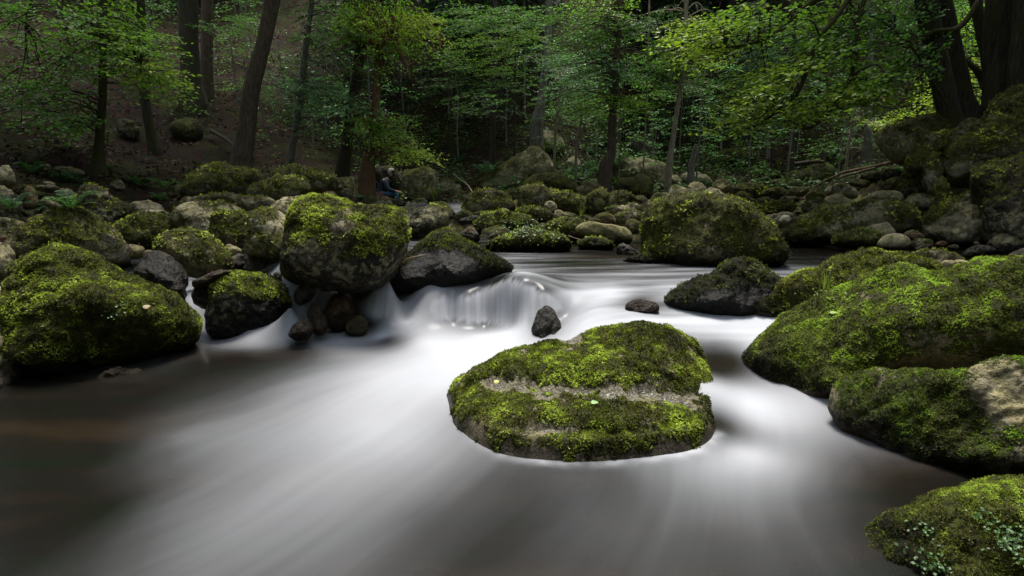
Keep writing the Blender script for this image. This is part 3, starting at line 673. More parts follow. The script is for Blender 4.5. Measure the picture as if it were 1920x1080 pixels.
boulder('0', "722,530 745,500 765,478 790,450 815,434 835,430 860,443 890,460 925,481 964,502 950,520 890,535 840,548 780,550 735,545", 5.9,
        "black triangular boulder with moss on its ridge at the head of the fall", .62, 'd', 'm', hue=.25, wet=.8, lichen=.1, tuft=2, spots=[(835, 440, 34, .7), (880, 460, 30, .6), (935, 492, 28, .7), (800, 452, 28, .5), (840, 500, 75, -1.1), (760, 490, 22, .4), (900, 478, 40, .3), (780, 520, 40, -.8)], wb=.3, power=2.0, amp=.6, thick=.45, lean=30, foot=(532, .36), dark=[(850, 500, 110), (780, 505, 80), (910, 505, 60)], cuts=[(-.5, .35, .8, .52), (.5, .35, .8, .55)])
boulder('I', "235,765 320,700 352,708 408,800 350,815 250,800", 8.7, "small brown angular stone standing in the fast water", .0, 'b', 'a', .6, wet=.4)
boulder('I', "362,715 390,650 480,600 540,589 650,608 760,648 840,690 810,740 680,770 520,780 400,765", 9.2, "spreading bright-mossed boulder at the centre of the stream", .85, 'o', 'r', .6, hue=.15, tuft=1, lean=35, foot=(441, .42))
boulder('I', "420,865 520,800 620,760 700,730 800,713 900,720 1000,760 1060,810 1092,860 1030,900 800,905 560,900", 8.1, "low mossy boulder with small pale leaves on its crown, in the upper pool", .85, 'g', 'r', .6, hue=.3, tuft=1, lean=35, foot=(470, .42))
boulder('I', "870,705 960,650 1060,634 1150,650 1195,690 1165,790 1060,810 960,775", 8.9, "mossy boulder left of the smooth pale one", .72, 'g', 'm', .6, hue=.05, tuft=1)
boulder('I', "1112,735 1135,690 1200,671 1320,678 1440,694 1512,730 1545,790 1520,840 1400,845 1280,820 1160,790", 8.6, "smooth bare oblong boulder in the upper stream", .12, 'o', 'r', .65, lichen=.3, amp=.5, hue=.0)
boulder('I', "1132,840 1180,795 1260,779 1340,795 1405,845 1380,870 1240,875 1150,868", 8.1, "small low mossy stone in front of the oblong boulder", .8, 'g', 'r', .7, hue=.3, tuft=1, name="boulder")
boulder('I', "1428,880 1440,840 1470,832 1515,838 1560,880 1605,905 1540,940 1460,960 1438,920", 7.65, "black snag of rock beside the dome boulder", .0, 'd', 'a', .6, wet=.3)
boulder('I', "1440,985 1480,945 1560,905 1680,884 1800,888 1900,922 1980,985 1800,1010 1560,1010", 7.1, "low mound of dark moss in front of the dome boulder", .75, 'd', 'r', .6, hue=.05, tuft=1, wet=.1, lean=35, foot=(492, .42))
boulder('0', "1206,490 1210,450 1207,425 1215,400 1240,380 1280,371 1340,371 1375,380 1410,400 1440,430 1460,460 1476,488 1440,502 1340,508 1250,508", 7.5,
        "big dome-shaped mossy boulder right of the upper pool", .9, 'g', 'r', .7, hue=.05, tuft=1, spots=[(1340, 470, 60, -.3), (1230, 420, 40, .2)], lean=22, foot=(492, .42))
boulder('I', "625,615 700,568 780,547 860,560 930,600 948,645 880,670 760,655", 10.0, "mossy mound with grass tufts behind the spreading boulder", .75, 'o', 'r', .6, hue=.05)
boulder('I', "880,550 900,515 950,513 982,550 960,595 910,595", 10.4, "small grey cube of stone on the mossy mound", .0, 'g', 'a', .7)
boulder('I', "948,630 970,575 1020,590 1090,628 1000,655", 9.9, "grey wedge-shaped stone behind the mossy boulder", .15, 'g', 'a', .6)
boulder('I', "1075,635 1160,620 1240,625 1315,675 1240,695 1150,665", 9.5, "low dark mossy stone behind the oblong boulder", .6, 'g', 'r', .6, hue=.0)
boulder('I', "1250,625 1320,599 1390,608 1435,685 1350,695 1285,670", 9.6, "dark brown stone right of the low dark mossy one", .45, 'b', 'm', .6, hue=.0)
boulder('I', "1390,620 1480,590 1580,579 1645,610 1645,650 1540,672 1450,678 1405,650", 9.7, "long low boulder with a moss stripe left of the dome boulder's top", .5, 'p', 'r', .6, hue=.05)
boulder('I', "1488,700 1498,655 1560,644 1625,670 1645,715 1560,755 1505,740", 9.0, "olive stone against the left side of the dome boulder", .5, 'g', 'm', .6, hue=.0)
boulder('I', "1350,590 1360,558 1470,545 1540,518 1622,548 1645,605 1500,625 1400,618", 10.4, "layered flat slab behind the long low boulder", .35, 'p', 'a', .6)
boulder('I', "1355,480 1400,424 1470,423 1510,458 1575,480 1565,530 1440,570 1365,565", 11.3, "pale yellowish boulder above the layered slab", .4, 'o', 'm', .6, hue=.0)
boulder('I', "685,490 698,430 760,400 850,384 920,403 960,430 1060,458 1160,475 1222,530 1245,600 1180,630 1080,635 960,590 800,565 710,560", 11.6, "long hump-backed boulder in the middle distance at centre", .55, 'g', 'm', .55, hue=.0, lichen=.6)
boulder('I', "1200,510 1240,440 1300,418 1350,440 1372,505 1355,600 1260,630 1205,590", 11.3, "dark rounded boulder with a yellow moss brow, centre", .6, 'd', 'r', .6, hue=.0)
boulder('I', "265,590 288,480 340,450 440,430 530,434 600,480 640,530 665,585 560,610 400,620 310,610", 11.7, "round boulder split by a dark band, left of the hump-backed one", .55, 'g', 'm', .6, hue=.0, lichen=.6)
boulder('I', "512,590 580,553 638,590 600,615 530,612", 10.6, "small grey stone above the spreading moss boulder", .1, 'g', 'm', .6)
boulder('I', "195,645 220,590 290,569 352,600 345,640 240,662", 10.3, "little bright green mossy stone beside the fast water", .85, 'g', 'r', .7, hue=.2)
boulder('I', "345,605 400,579 455,605 435,630 360,625", 10.4, "little round mossy stone right of the bright green one", .7, 'o', 'r', .7, hue=.1)
boulder('I', "155,630 170,588 222,588 205,650", 10.7, "small wet black stone at the corner of the flat-topped block", .0, 'd', 'm', .7, wet=.8)
boulder('I', "235,655 300,632 400,618 370,675 250,682", 9.9, "flat wet slab between the fast water and the bright moss", .0, 'd', 'a', .6, wet=.8)
boulder('I', "360,420 450,330 560,238 680,183 780,143 822,133 872,153 932,200 965,280 945,345 820,370 720,420 600,460 480,460", 14.5, "huge slanting boulder with a white lichened face below the wood", .3, 'p', 'a', .55, lichen=1.0, hue=.0, spots=[(905, 325, 30, .6), (950, 303, 25, .3)])
boulder('I', "695,410 760,340 860,299 960,308 1060,350 1112,410 1135,470 1020,480 860,430 760,430", 13.4, "dark mossy boulder leaning against the huge slanting one", .62, 'd', 'm', .6, hue=.0)
boulder('I', "555,450 640,408 700,430 705,510 640,520 590,490", 13.0, "small dark mossy rock below the slanting boulder", .6, 'd', 'm', .6, hue=.0)
boulder('I', "1125,460 1160,378 1240,368 1325,400 1300,440 1220,470 1190,510", 13.0, "flat leaf-strewn rock right of the dark mossy boulder", .25, 'b', 'm', .6)
boulder('I', "1240,360 1300,345 1390,370 1400,395 1320,420 1250,390", 13.6, "pale flat slab below the ferns at centre", .15, 'p', 'm', .6)
boulder('I', "1283,335 1330,270 1400,220 1480,174 1560,168 1700,214 1800,240 1843,270 1825,340 1805,410 1740,440 1640,370 1500,350 1400,390 1300,365", 14.5, "great dark boulder with a pale lichened top at the foot of the wood", .4, 'g', 'm', .55, lichen=1.0, hue=.0, spots=[(1215, 290, 60, -.2)])
boulder('I', "1395,440 1420,360 1480,335 1600,304 1662,340 1692,400 1692,490 1640,525 1560,485 1500,455", 12.8, "dark rounded boulder in front of the great lichened one", .55, 'd', 'r', .6, hue=.0)
boulder('I', "1655,355 1710,358 1745,445 1700,475 1660,430", 13.2, "pale olive rock edge right of the dark rounded boulder", .4, 'p', 'm', .6)
boulder('I', "1672,520 1700,458 1800,438 1885,480 1810,575 1700,575", 12.0, "grey rounded boulder above the dome boulder's left", .35, 'g', 'r', .6)
boulder('D', "-120,590 -60,500 -10,435 60,398 180,458 325,530 200,590 0,620", 11.4, "smooth pale yellowish boulder above the dome boulder", .3, 'p', 'r', .6, hue=.0, lichen=.3)
boulder('D', "170,440 210,378 290,368 385,430 375,510 320,540 240,500", 12.2, "pale grey boulder behind the smooth yellowish one", .1, 'p', 'r', .6)
boulder('D', "365,505 390,438 480,438 565,490 630,540 500,570 370,548", 11.7, "pale cracked boulder right of the pale grey one", .05, 'p', 'a', .6)
boulder('D', "90,310 150,258 250,256 360,298 445,350 465,420 320,400 200,395 120,370", 14.0, "pale ribbed rock covered in bleached twigs", .05, 'w', 'a', .6, lichen=.5)
boulder('D', "-40,330 0,290 60,290 120,350 100,410 0,390", 13.3, "small pale grey boulder at the corner of the great lichened one", .1, 'p', 'm', .6)
boulder('D', "445,430 500,350 580,338 655,370 715,430 705,500 620,530 530,505", 12.4, "olive rounded boulder right of the bleached twigs", .3, 'o', 'r', .6)
boulder('D', "495,330 560,269 625,290 685,375 600,360 520,360", 13.4, "small mossy hump behind the olive boulder", .6, 'g', 'r', .6, hue=.0)
boulder('D', "640,320 690,302 745,320 730,350 670,372", 13.8, "bright yellow-green mossy stone behind the small hump", .8, 'o', 'r', .6, hue=.0)
boulder('D', "685,400 740,330 800,303 875,330 885,400 780,420", 13.1, "dark square stone with a pale side", .25, 'd', 'm', .6)
boulder('D', "690,480 780,400 880,378 1000,398 1085,480 1070,560 940,570 860,540 750,500", 11.6, "broad dark mossy boulder in the right rubble", .6, 'd', 'm', .6, hue=.0)
boulder('D', "690,640 715,520 800,463 872,500 955,600 910,680 800,705", 10.2, "dark pointed boulder above the dome boulder's right shoulder", .5, 'd', 'a', .6, hue=.0, lichen=.6)
boulder('D', "1010,410 1150,338 1280,328 1400,348 1490,380 1400,435 1280,470 1150,440", 12.9, "flat mossy boulder in the middle of the right rubble", .6, 'g', 'm', .6, hue=.0)
boulder('D', "965,400 1000,320 1120,298 1262,268 1205,325 1080,375", 13.8, "long dark rock ridge running up to the right", .45, 'd', 'a', .6)
boulder('D', "1050,450 1200,418 1295,460 1305,550 1200,575 1100,540", 11.4, "dark mossy block right of the broad dark boulder", .55, 'd', 'm', .6, hue=.0)
boulder('D', "1285,530 1305,460 1400,423 1555,430 1510,500 1400,545", 11.2, "smooth olive boulder in the right rubble", .4, 'o', 'r', .6, hue=.0)
boulder('D', "1270,270 1400,238 1505,260 1510,345 1400,365 1300,345", 14.4, "far mossy boulder beyond the flat one", .55, 'g', 'm', .6, hue=.0)
boulder('D', "1490,340 1515,230 1600,178 1785,158 1835,200 1825,300 1700,355 1560,370", 13.9, "large mossy block near the drift logs", .58, 'g', 'm', .6, hue=.0, lichen=.6)
boulder('D', "910,600 1000,543 1120,548 1190,605 1080,640 980,640", 10.3, "low dark rubble stone right of the pointed boulder", .35, 'd', 'm', .6)
boulder('D', "1180,595 1260,528 1400,528 1450,565 1340,615 1230,620", 10.5, "dark flat stone with a grey top in the right rubble", .25, 'd', 'm', .6)
boulder('D', "805,700 900,638 1060,618 1250,598 1375,608 1385,680 1200,740 960,805 880,760", 9.3, "long low boulder with a yellow moss back behind the dome boulder", .8, 'o', 'm', .6, hue=.0, tuft=1)
boulder('D', "950,815 1100,748 1300,698 1390,720 1260,830 1150,900 1040,900", 8.6, "long grey slab lying below the yellow-backed boulder", .2, 'g', 'a', .6)
boulder('D', "1195,800 1250,738 1322,745 1345,805 1290,840 1220,840", 8.1, "small pale stone perched on the broad dark rock right of the dome", .0, 'w', 'r', .6, lichen=.6)
boulder('E', "-260,960 -200,870 0,795 100,755 300,655 400,636 480,680 535,770 555,900 545,1000 440,1030 300,1060 0,1070 -200,1065", 8.4,
        "broad dark mossy rock on the far side of the upper pool", .5, 'g', 'm', .55, hue=.0, tuft=1, spots=[(1480, 440, 30, .3)])
boulder('E', "10,660 100,560 250,556 302,610 295,690 150,720 40,700", 9.3, "mossy arch-shaped rock above the broad dark one", .55, 'g', 'm', .6, hue=.0, tuft=1)
boulder('E', "280,500 300,410 400,388 560,428 650,490 645,560 500,550 380,520", 10.6, "boulder with a white face spotted black", .15, 'w', 'm', .6, lichen=.8, spots=[(1566, 350, 25, .4)])
boulder('E', "240,580 330,520 400,508 540,560 640,590 590,670 520,710 430,660 320,660", 9.9, "pale wavy rock below the white-faced boulder", .05, 'p', 'r', .6, lichen=.2)
boulder('E', "512,770 555,660 680,600 800,588 1000,588 1150,608 1265,680 1318,790 1308,900 1100,970 800,960 580,920 545,830", 8.9, "wide rounded boulder with a moss cape near the right bank", .55, 'g', 'r', .6, hue=.0, tuft=1, spots=[(1640, 400, 60, -.3), (1700, 385, 40, .3)])
boulder('E', "690,930 800,868 940,829 1010,848 1108,955 1000,1020 900,1010", 8.2, "grey wedge behind the bright mossy stone", .1, 'g', 'm', .6)
boulder('E', "370,1050 440,970 600,922 780,903 880,920 925,980 890,1080 700,1110 420,1100", 7.9, "low bright green mossy stone at the pool's far edge", .9, 'g', 'r', .65, hue=.35, tuft=1, name="boulder")
boulder('G', "265,770 320,700 400,663 520,658 600,688 645,740 630,820 500,845 330,840 270,820", 7.6, "smooth grey cobble standing in the pool's far edge", .05, 'p', 'r', .65, lichen=.5, amp=.6, name="boulder")
boulder('G', "555,665 640,603 700,618 780,668 815,715 700,735 600,715", 8.1, "brown-grey pointed stone behind the smooth grey cobble", .05, 'b', 'm', .6)
boulder('G', "615,770 680,710 800,698 900,730 890,810 760,825 660,825", 7.7, "low stone with a green top right of the smooth grey cobble", .45, 'g', 'm', .6)
boulder('G', "670,840 720,784 800,788 860,840 760,860", 7.1, "small dark stone low in the water before the green-topped one", .1, 'd', 'r', .6, wet=.6)
boulder('G', "910,770 960,735 1050,740 1060,790 960,800", 7.6, "small reddish stone at the right waterside", .0, 'r', 'm', .6, wet=.4)
boulder('G', "1055,790 1110,768 1200,790 1180,830 1080,825", 7.5, "small wet grey stone right of the reddish one", .0, 'g', 'm', .6, wet=.7)
boulder('G', "1215,890 1280,820 1400,778 1530,790 1610,830 1570,900 1400,925 1260,925", 6.8, "wet dark stone shining in the shaded pool", .0, 'd', 'r', .6, wet=.8)
boulder('G', "1470,770 1560,690 1660,658 1760,680 1890,750 1880,870 1700,910 1560,870", 7.3, "dark rounded boulder below the cliff", .25, 'd', 'r', .6, wet=.2)
boulder('G', "1345,770 1370,735 1420,745 1415,785", 7.4, "small reddish pebble at the foot of the cliff", .0, 'r', 'r', .7)
boulder('G', "1670,1010 1720,930 1820,850 1940,798 2040,850 2040,1050 1800,1060", 5.9, "dark grey boulder cut by the right edge of the pool", .1, 'd', 'm', .6, wet=.2)
# --- the cliff of boulders on the right bank
CL = "boulders heaped on the right bank"
boulder('G', "755,640 775,480 850,425 950,350 1100,275 1300,195 1500,150 1540,250 1570,420 1570,660 1490,750 1300,800 1100,790 900,750 800,710", 8.4, "massive slanting rock with a bright moss edge at the foot of the right bank", .35, 'g', 'a', .5, hue=.0, lichen=.5, group=CL, tuft=1,
        spots=[(1740, 400, 22, .7), (1765, 385, 22, .6), (1800, 365, 22, .5), (1720, 460, 40, -.6), (1800, 440, 60, -.5)])
boulder('0', "1822,345 1826,312 1850,298 1885,290 1930,286 2000,300 2010,480 1950,520 1885,510 1865,470 1855,440 1850,400 1845,370", 7.6, "tall overhanging rock hung with moss at the right edge", .6, 'd', 'm', .5, hue=.0, group=CL, tuft=1, spots=[(1900, 430, 40, -.6)])
boulder('F', "1020,960 1060,850 1180,740 1310,690 1360,570 1500,450 1750,388 1830,480 1900,590 2050,690 2050,900 1700,960 1450,1000 1300,1120 1180,1180 1060,1140", 9.0, "huge moss-covered ledge in the middle of the right bank", .72, 'g', 'a', .5, hue=.0, group=CL, tuft=1, spots=[(1800, 350, 30, -.8), (1790, 330, 30, -.4)])
boulder('F', "1480,450 1560,300 1680,170 1800,100 1950,68 2060,120 2060,400 1900,470 1700,470", 10.0, "rounded dark boulder at the foot of the right-hand trees", .6, 'd', 'r', .6, hue=.0, group=CL)
boulder('F', "1725,330 1740,260 1850,180 1980,128 2100,200 2100,560 1990,620 1870,595 1780,490", 9.0, "mossy boulder overhanging at the right edge of the heap", .7, 'd', 'm', .6, hue=.0, group=CL)
boulder('F', "1120,660 1150,560 1220,448 1400,448 1440,490 1360,600 1330,660 1240,680", 9.9, "small squared block below the twin trunks", .45, 'g', 'a', .6, hue=.0, group=CL)
boulder('F', "265,620 310,550 420,513 600,510 780,450 900,408 1045,400 1080,580 1010,660 850,740 700,860 620,960 500,940 400,860 300,740", 11.0, "long grey slab jutting left from below the twin trunks", .4, 'g', 'm', .5, hue=.0, group=CL, lichen=.5)
boulder('F', "780,760 830,620 960,608 1180,520 1200,610 1120,720 1020,850 900,830", 9.8, "angular rock between the jutting slab and the huge ledge", .5, 'g', 'a', .6, hue=.0, group=CL)
boulder('F', "570,1000 640,850 720,738 800,728 880,780 880,880 800,1010 640,1040", 9.7, "mossy rock under the end of the jutting slab", .6, 'g', 'm', .6, hue=.0, group=CL)
boulder('E', "1390,420 1395,200 1470,60 1540,-10 1600,100 1620,260 1580,370 1520,460 1450,500", 9.2, "upright mossy rock left of the huge ledge", .65, 'g', 'm', .6, hue=.0, group=CL, tuft=1)
boulder('F', "1045,730 1080,650 1180,623 1300,650 1260,740 1180,790 1070,800", 9.4, "small bright mossy knob above the upright rock", .7, 'o', 'r', .6, hue=.0, group=CL)
boulder('E', "1510,620 1545,460 1556,340 1600,328 1645,400 1668,450 1650,570 1600,640", 8.6, "narrow pillar of rock draped in yellow moss", .95, 'g', 'm', .6, hue=.0, group=CL, tuft=1)
boulder('E', "1180,630 1205,520 1290,500 1450,508 1530,580 1490,680 1380,680 1250,665", 9.1, "speckled block above the massive slanting rock", .45, 'g', 'm', .6, hue=.0, group=CL, tuft=1, lichen=.8)
boulder('E', "1090,430 1200,360 1350,328 1410,400 1430,490 1300,530 1180,550 1085,520", 9.8, "dark mossy boulder left of the upright rock", .5, 'd', 'm', .6, hue=.0, group=CL)
boulder('E', "880,470 960,360 1100,308 1210,340 1160,400 1080,460 960,490", 10.2, "brown mossy boulder above the layered pale slab", .5, 'b', 'm', .6, hue=.0, group=CL)
boulder('E', "1110,310 1180,220 1300,193 1410,230 1420,330 1350,360 1220,360", 10.4, "dark rock under the end of the drift logs", .5, 'd', 'm', .6, hue=.0, group=CL)
boulder('E', "640,590 850,490 1090,448 1165,500 1165,600 1000,610 850,600", 9.9, "layered pale slab with long cracks in the right rubble", .12, 'p', 'a', .6, lichen=.7)
boulder('E', "900,310 960,230 1100,208 1135,285 1050,350 950,365", 11.0, "small dark rock below the drift logs", .4, 'd', 'm', .6, hue=.0)
boulder('E', "670,300 780,248 905,260 910,330 820,380 700,350", 11.4, "dark rounded rock under the middle of the drift logs", .4, 'd', 'r', .6, hue=.0)
boulder('E', "530,380 620,339 740,344 805,395 700,435 580,415", 11.4, "low mossy rock above the white-faced boulder", .55, 'g', 'm', .6, hue=.0)
boulder('E', "465,195 500,165 610,153 635,212 560,205 480,218", 14.6, "small white block beyond the drift logs", .0, 'w', 'a', .7, lichen=.3)
boulder('E', "65,370 90,330 155,335 155,380", 12.8, "small pink stone in the far rubble", .0, 't', 'm', .7)
boulder('E', "145,380 160,345 245,350 240,400", 12.6, "small white stone right of the pink one", .0, 'w', 'm', .7)
boulder('E', "50,560 120,470 200,438 275,480 290,550 160,580", 10.3, "yellow mossy rock left of the pale wavy rock", .7, 'o', 'm', .6, hue=.0)
boulder('A', "1320,1060 1345,1042 1400,1042 1440,1080 1360,1110", 6.5, "small pale stone beside the brown pool behind the striped boulder", .0, 'p', 'm', .7)
# --- round the sitting man and the foot of the wood
boulder('C', "970,430 990,260 1080,200 1220,188 1400,220 1445,290 1440,490 1390,590 1200,600 1050,570", 17.5, "big pale-blotched boulder right of the sitting man", .4, 'g', 'a', .5, lichen=.9, hue=.0)
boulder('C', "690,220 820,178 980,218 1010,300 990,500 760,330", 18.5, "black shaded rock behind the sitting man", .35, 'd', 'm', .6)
boulder('C', "1425,390 1500,320 1600,348 1730,432 1670,520 1560,510 1480,480", 16.5, "roof-like slab over a dark hollow", .35, 'g', 'a', .5, lichen=.5)
boulder('C', "1120,595 1200,543 1300,558 1355,600 1285,645 1150,640", 14.0, "low mossy stone beside the grass clump", .5, 'g', 'r', .6, hue=.0)
boulder('C', "570,605 640,520 720,503 775,560 750,625 620,640", 14.5, "rounded mossy stone below the tripod", .6, 'g', 'r', .6, hue=.0)
boulder('C', "860,600 950,558 1050,568 1105,615 1000,655 880,645", 14.2, "low dark stone in front of the sitting man", .25, 'd', 'm', .6)
boulder('C', "1595,660 1610,578 1670,563 1735,600 1730,690 1640,700", 12.6, "small squarish mossy stone left of the split round boulder", .5, 'g', 'm', .6, hue=.0)
boulder('C', "1615,580 1640,490 1720,448 1765,500 1750,585 1680,590", 13.5, "small rounded stone above the squarish one", .4, 'g', 'r', .6, hue=.0)
boulder('C', "1470,600 1520,548 1585,570 1600,650 1520,660", 13.0, "small dark stone in the hollow under the roof-like slab", .4, 'd', 'r', .6, hue=.0)
boulder('C', "345,480 420,438 490,480 550,590 480,620 400,580 365,530", 9.3, "dark rough rock behind the pale-crested one", .3, 'd', 'm', .6, lichen=.6)
boulder('C', "120,510 200,468 290,480 330,540 200,560", 9.0, "low brown rock with a green seedling at its left", .3, 'b', 'm', .6)
boulder('C', "700,620 800,572 900,572 955,625 850,675 720,665", 16.6, "flat stone the man sits on", .3, 'g', 'm', .7)
boulder('C', "530,420 560,350 640,345 650,440 630,510 560,500", 15.0, "upright mossy block left of the tripod", .4, 'o', 'a', .6)
boulder('0', "318,240 330,228 360,222 380,232 378,262 350,268 325,258", 16.5, "far mossy rock on the wooded slope at left", .6, 'd', 'm', .6, hue=.0)
boulder('0', "347,240 352,232 366,236 368,246 356,250", 15.8, "small pale tan stone on the left slope", .0, 't', 'r', .7)
boulder('0', "215,235 235,222 262,235 260,268 228,262", 14.5, "dark rock on the left slope behind the slim trunk", .3, 'd', 'm', .6, hue=.0)
boulder('0', "1000,250 1030,240 1055,262 1060,285 1040,290 1010,272", 18.5, "far grey rock in the undergrowth at centre", .3, 'g', 'm', .6)
boulder('0', "1062,300 1078,290 1092,312 1070,322", 17.0, "small grey slanting slab among the ferns", .1, 'p', 'a', .6)
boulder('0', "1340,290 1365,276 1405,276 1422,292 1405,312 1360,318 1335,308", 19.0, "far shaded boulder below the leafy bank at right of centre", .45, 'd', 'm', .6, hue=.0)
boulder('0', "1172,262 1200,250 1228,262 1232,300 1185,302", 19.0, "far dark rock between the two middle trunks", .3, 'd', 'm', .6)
# --- the right foreground
boulder('M', "272,350 300,310 420,240 560,180 700,110 800,40 900,22 1030,34 1120,60 1210,110 1130,190 900,260 650,340 560,400 500,430 400,440 310,420", 5.05,
        "long mossy boulder with grass sprouting from it, behind the big right one", .78, 'g', 'm', .55, hue=.1, tuft=2, spots=[(1700, 500, 50, -.3)], lean=40, foot=(612, .2))
boulder('M', "1020,45 1100,24 1220,30 1325,75 1220,130 1080,110", 5.6, "flat-backed dark rock with a green crest behind the long mossy boulder", .45, 'g', 'r', .6, hue=.1, tuft=1)
boulder('M', "1165,92 1200,76 1280,70 1400,98 1300,130 1200,125", 5.35, "thin pale-grey slab tucked behind the big right boulder", .05, 'p', 'm', .7)
boulder('0', "1390,704 1412,664 1440,635 1463,608 1505,577 1541,556 1585,540 1634,526 1687,517 1728,514 1769,506 1810,500 1871,496 1930,497 2030,515 2090,580 2080,660 1990,710 1900,705 1800,700 1700,700 1630,710 1580,745 1545,775 1516,790 1484,784 1443,762 1400,735", 4.15,
        "big mossy boulder filling the right side, bare brown patches on its back", .78, 'g', 'm', .42, hue=.5, tuft=2, lichen=.4, amp=.8,
        spots=[(1480, 640, 70, .5), (1530, 690, 60, .3), (1500, 580, 40, .3), (1770, 550, 60, .3), (1770, 640, 120, -.12), (1790, 535, 22, -.5), (1640, 610, 60, .25), (1900, 640, 80, .05), (1590, 730, 50, -.5), (1450, 730, 60, .2), (1700, 580, 40, .2), (1620, 560, 30, -.4)],
        dents=[(1600, 740, 60, 30, 20, -.12), (1740, 680, 140, 22, 0, -.06)], lean=38, foot=(772, 0), cuts=[(.1, .75, .62, .6), (-.6, .2, .75, .62), (.1, -.6, .75, .66)])
boulder('M', "700,720 725,650 800,602 950,606 1190,582 1300,555 1450,548 1571,556 1760,590 1830,800 1800,980 1650,1080 1500,1085 1400,1090 1200,1045 1000,1010 900,950 780,880 712,820", 3.3,
        "grey boulder at lower right with a green moss face and red needles", .62, 'g', 'm', .42, hue=.8, tuft=2, lichen=.3,
        spots=[(1760, 740, 40, .6), (1780, 790, 60, .4), (1650, 760, 70, .15), (1830, 820, 80, .2), (1910, 740, 60, -1.0), (1860, 700, 50, -.6), (1700, 702, 90, -.5), (1600, 800, 60, .1), (1880, 860, 50, .1)], lean=42, foot=(868, 0), cuts=[(0, 1, .25, .7), (-.1, -.1, 1, .66), (-.6, -.1, .7, .68)])
boulder('M', "950,590 985,545 1020,528 1055,524 1100,570 1092,600 990,610", 3.65, "crumbly brown stone wedged under the big right boulder", .0, 'b', 'm', .7, lichen=0, amp=1.8, name="stone")
boulder('M', "885,600 900,552 960,544 985,590 950,610", 3.7, "small dark blue-grey stone left of the crumbly brown one", .0, 'd', 'a', .7, name="stone")
boulder('M', "1190,575 1240,545 1330,533 1340,560 1260,580", 3.6, "small flat pale stone on the ledge of the grey boulder", .1, 'p', 'a', .7, name="stone")
boulder('0', "1596,1090 1618,1045 1650,1002 1700,966 1760,938 1840,924 1920,921 2060,945 2140,1050 2140,1250 1900,1300 1580,1260", 1.98,
        "mossy rock in the bottom right corner with little leafy plants", 1.0, 'g', 'r', .5, hue=.35, tuft=2, spots=[(1640, 1050, 70, .9)], lean=45)
boulder('M', "-85,260 -35,205 0,170 60,140 130,125 180,90 270,61 345,75 400,118 440,150 512,192 480,240 400,300 300,350 150,350 0,330 -70,300", 5.1,
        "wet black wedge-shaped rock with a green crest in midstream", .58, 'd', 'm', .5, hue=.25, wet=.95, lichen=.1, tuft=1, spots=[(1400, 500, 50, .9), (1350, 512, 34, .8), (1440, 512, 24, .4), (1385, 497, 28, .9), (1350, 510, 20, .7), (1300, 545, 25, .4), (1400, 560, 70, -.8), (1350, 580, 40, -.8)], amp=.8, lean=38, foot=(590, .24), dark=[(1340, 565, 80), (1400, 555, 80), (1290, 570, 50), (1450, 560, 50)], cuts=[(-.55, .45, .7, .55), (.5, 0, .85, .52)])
# --- wet stones in and under the fall
boulder('H', "1620,620 1640,540 1700,490 1800,492 1870,560 1880,680 1820,760 1680,760", 5.45, "rounded reddish wet stone under the giant boulder", .0, 'r', 'r', .5, wet=.7)
boulder('H', "1350,785 1415,710 1500,645 1555,760 1500,830 1400,830", 4.95, "glistening dark brown stone at the foot of the second cascade", .0, 'b', 'm', .6, wet=1.0)
boulder('H', "1495,640 1515,570 1570,543 1612,600 1650,690 1655,770 1600,800 1550,780", 5.15, "wet upright stone behind the glistening dark brown one", .0, 'b', 'r', .6, wet=1.0)
boulder('H', "1400,530 1425,440 1510,392 1565,408 1568,480 1510,540 1440,575", 5.3, "glossy black egg-shaped stone above the second cascade", .0, 'd', 'r', .65, wet=1.0)
boulder('H', "1770,760 1830,660 1900,640 1960,690 1950,790 1850,800", 5.3, "greenish drowned stone right of the reddish one", .2, 'o', 'r', .5, wet=.6)
boulder('N', "862,520 858,430 885,350 925,320 965,355 995,420 1005,480 960,540 890,545", 5.16, "dark wet rock splitting the main fall", .0, 'd', 'm', .5, wet=1.0 or .9)
boulder('N', "1272,330 1296,300 1350,288 1412,305 1436,338 1380,372 1300,368", 5.15, "brown drowned rock left of the black wedge", .0, 'r', 'r', .4, wet=1.0 or .8)
boulder('N', "1590,860 1640,800 1720,790 1810,840 1840,890 1780,935 1660,930", 3.62, "brown drowned rock in the chute right of the middle rock", .0, 'b', 'r', .35, wet=.8)
boulder('0', "180,716 200,700 240,691 278,704 255,722 205,726", 4.25, "flat pebbly stone just breaking the surface near the left bank", .0, 'g', 'a', .8, wet=.5, amp=1.5, name="stone")

# --- the rock in the middle of the picture: two mossy terraces with a wet trough between
hp = []
def HP(px, py, z): hp.append((*atz(px, py, z)[:2], z))
for t in "834,742 848,792 885,828 940,853 1010,865 1090,870 1160,866 1240,856 1305,843 1342,815".split():
    x, y = map(float, t.split(",")); HP(x, y, -.05)
for t in """884,795,.06 935,818,.06 1005,830,.06 1082,834,.06 1160,831,.06 1238,822,.06 1298,812,.05 980,800,.125 1060,804,.13 1140,804,.13 1220,800,.12 865,755,.1 900,765,.125 960,770,.155 1050,772,.175 1150,774,.175 1250,774,.15 1305,786,.09
870,728,.12 930,724,.135 1000,730,.145 1100,736,.15 1200,736,.15 1265,742,.13 890,702,.21 950,692,.27 1050,690,.3 1150,688,.31 1240,688,.28 1295,686,.22
905,682,.235 960,660,.29 1000,648,.31 1050,640,.32 1085,634,.32 1120,636,.345 1150,622,.4 1200,614,.43 1250,620,.41 1285,636,.35 1308,662,.23""".split():
    HP(*map(float, t.split(",")))
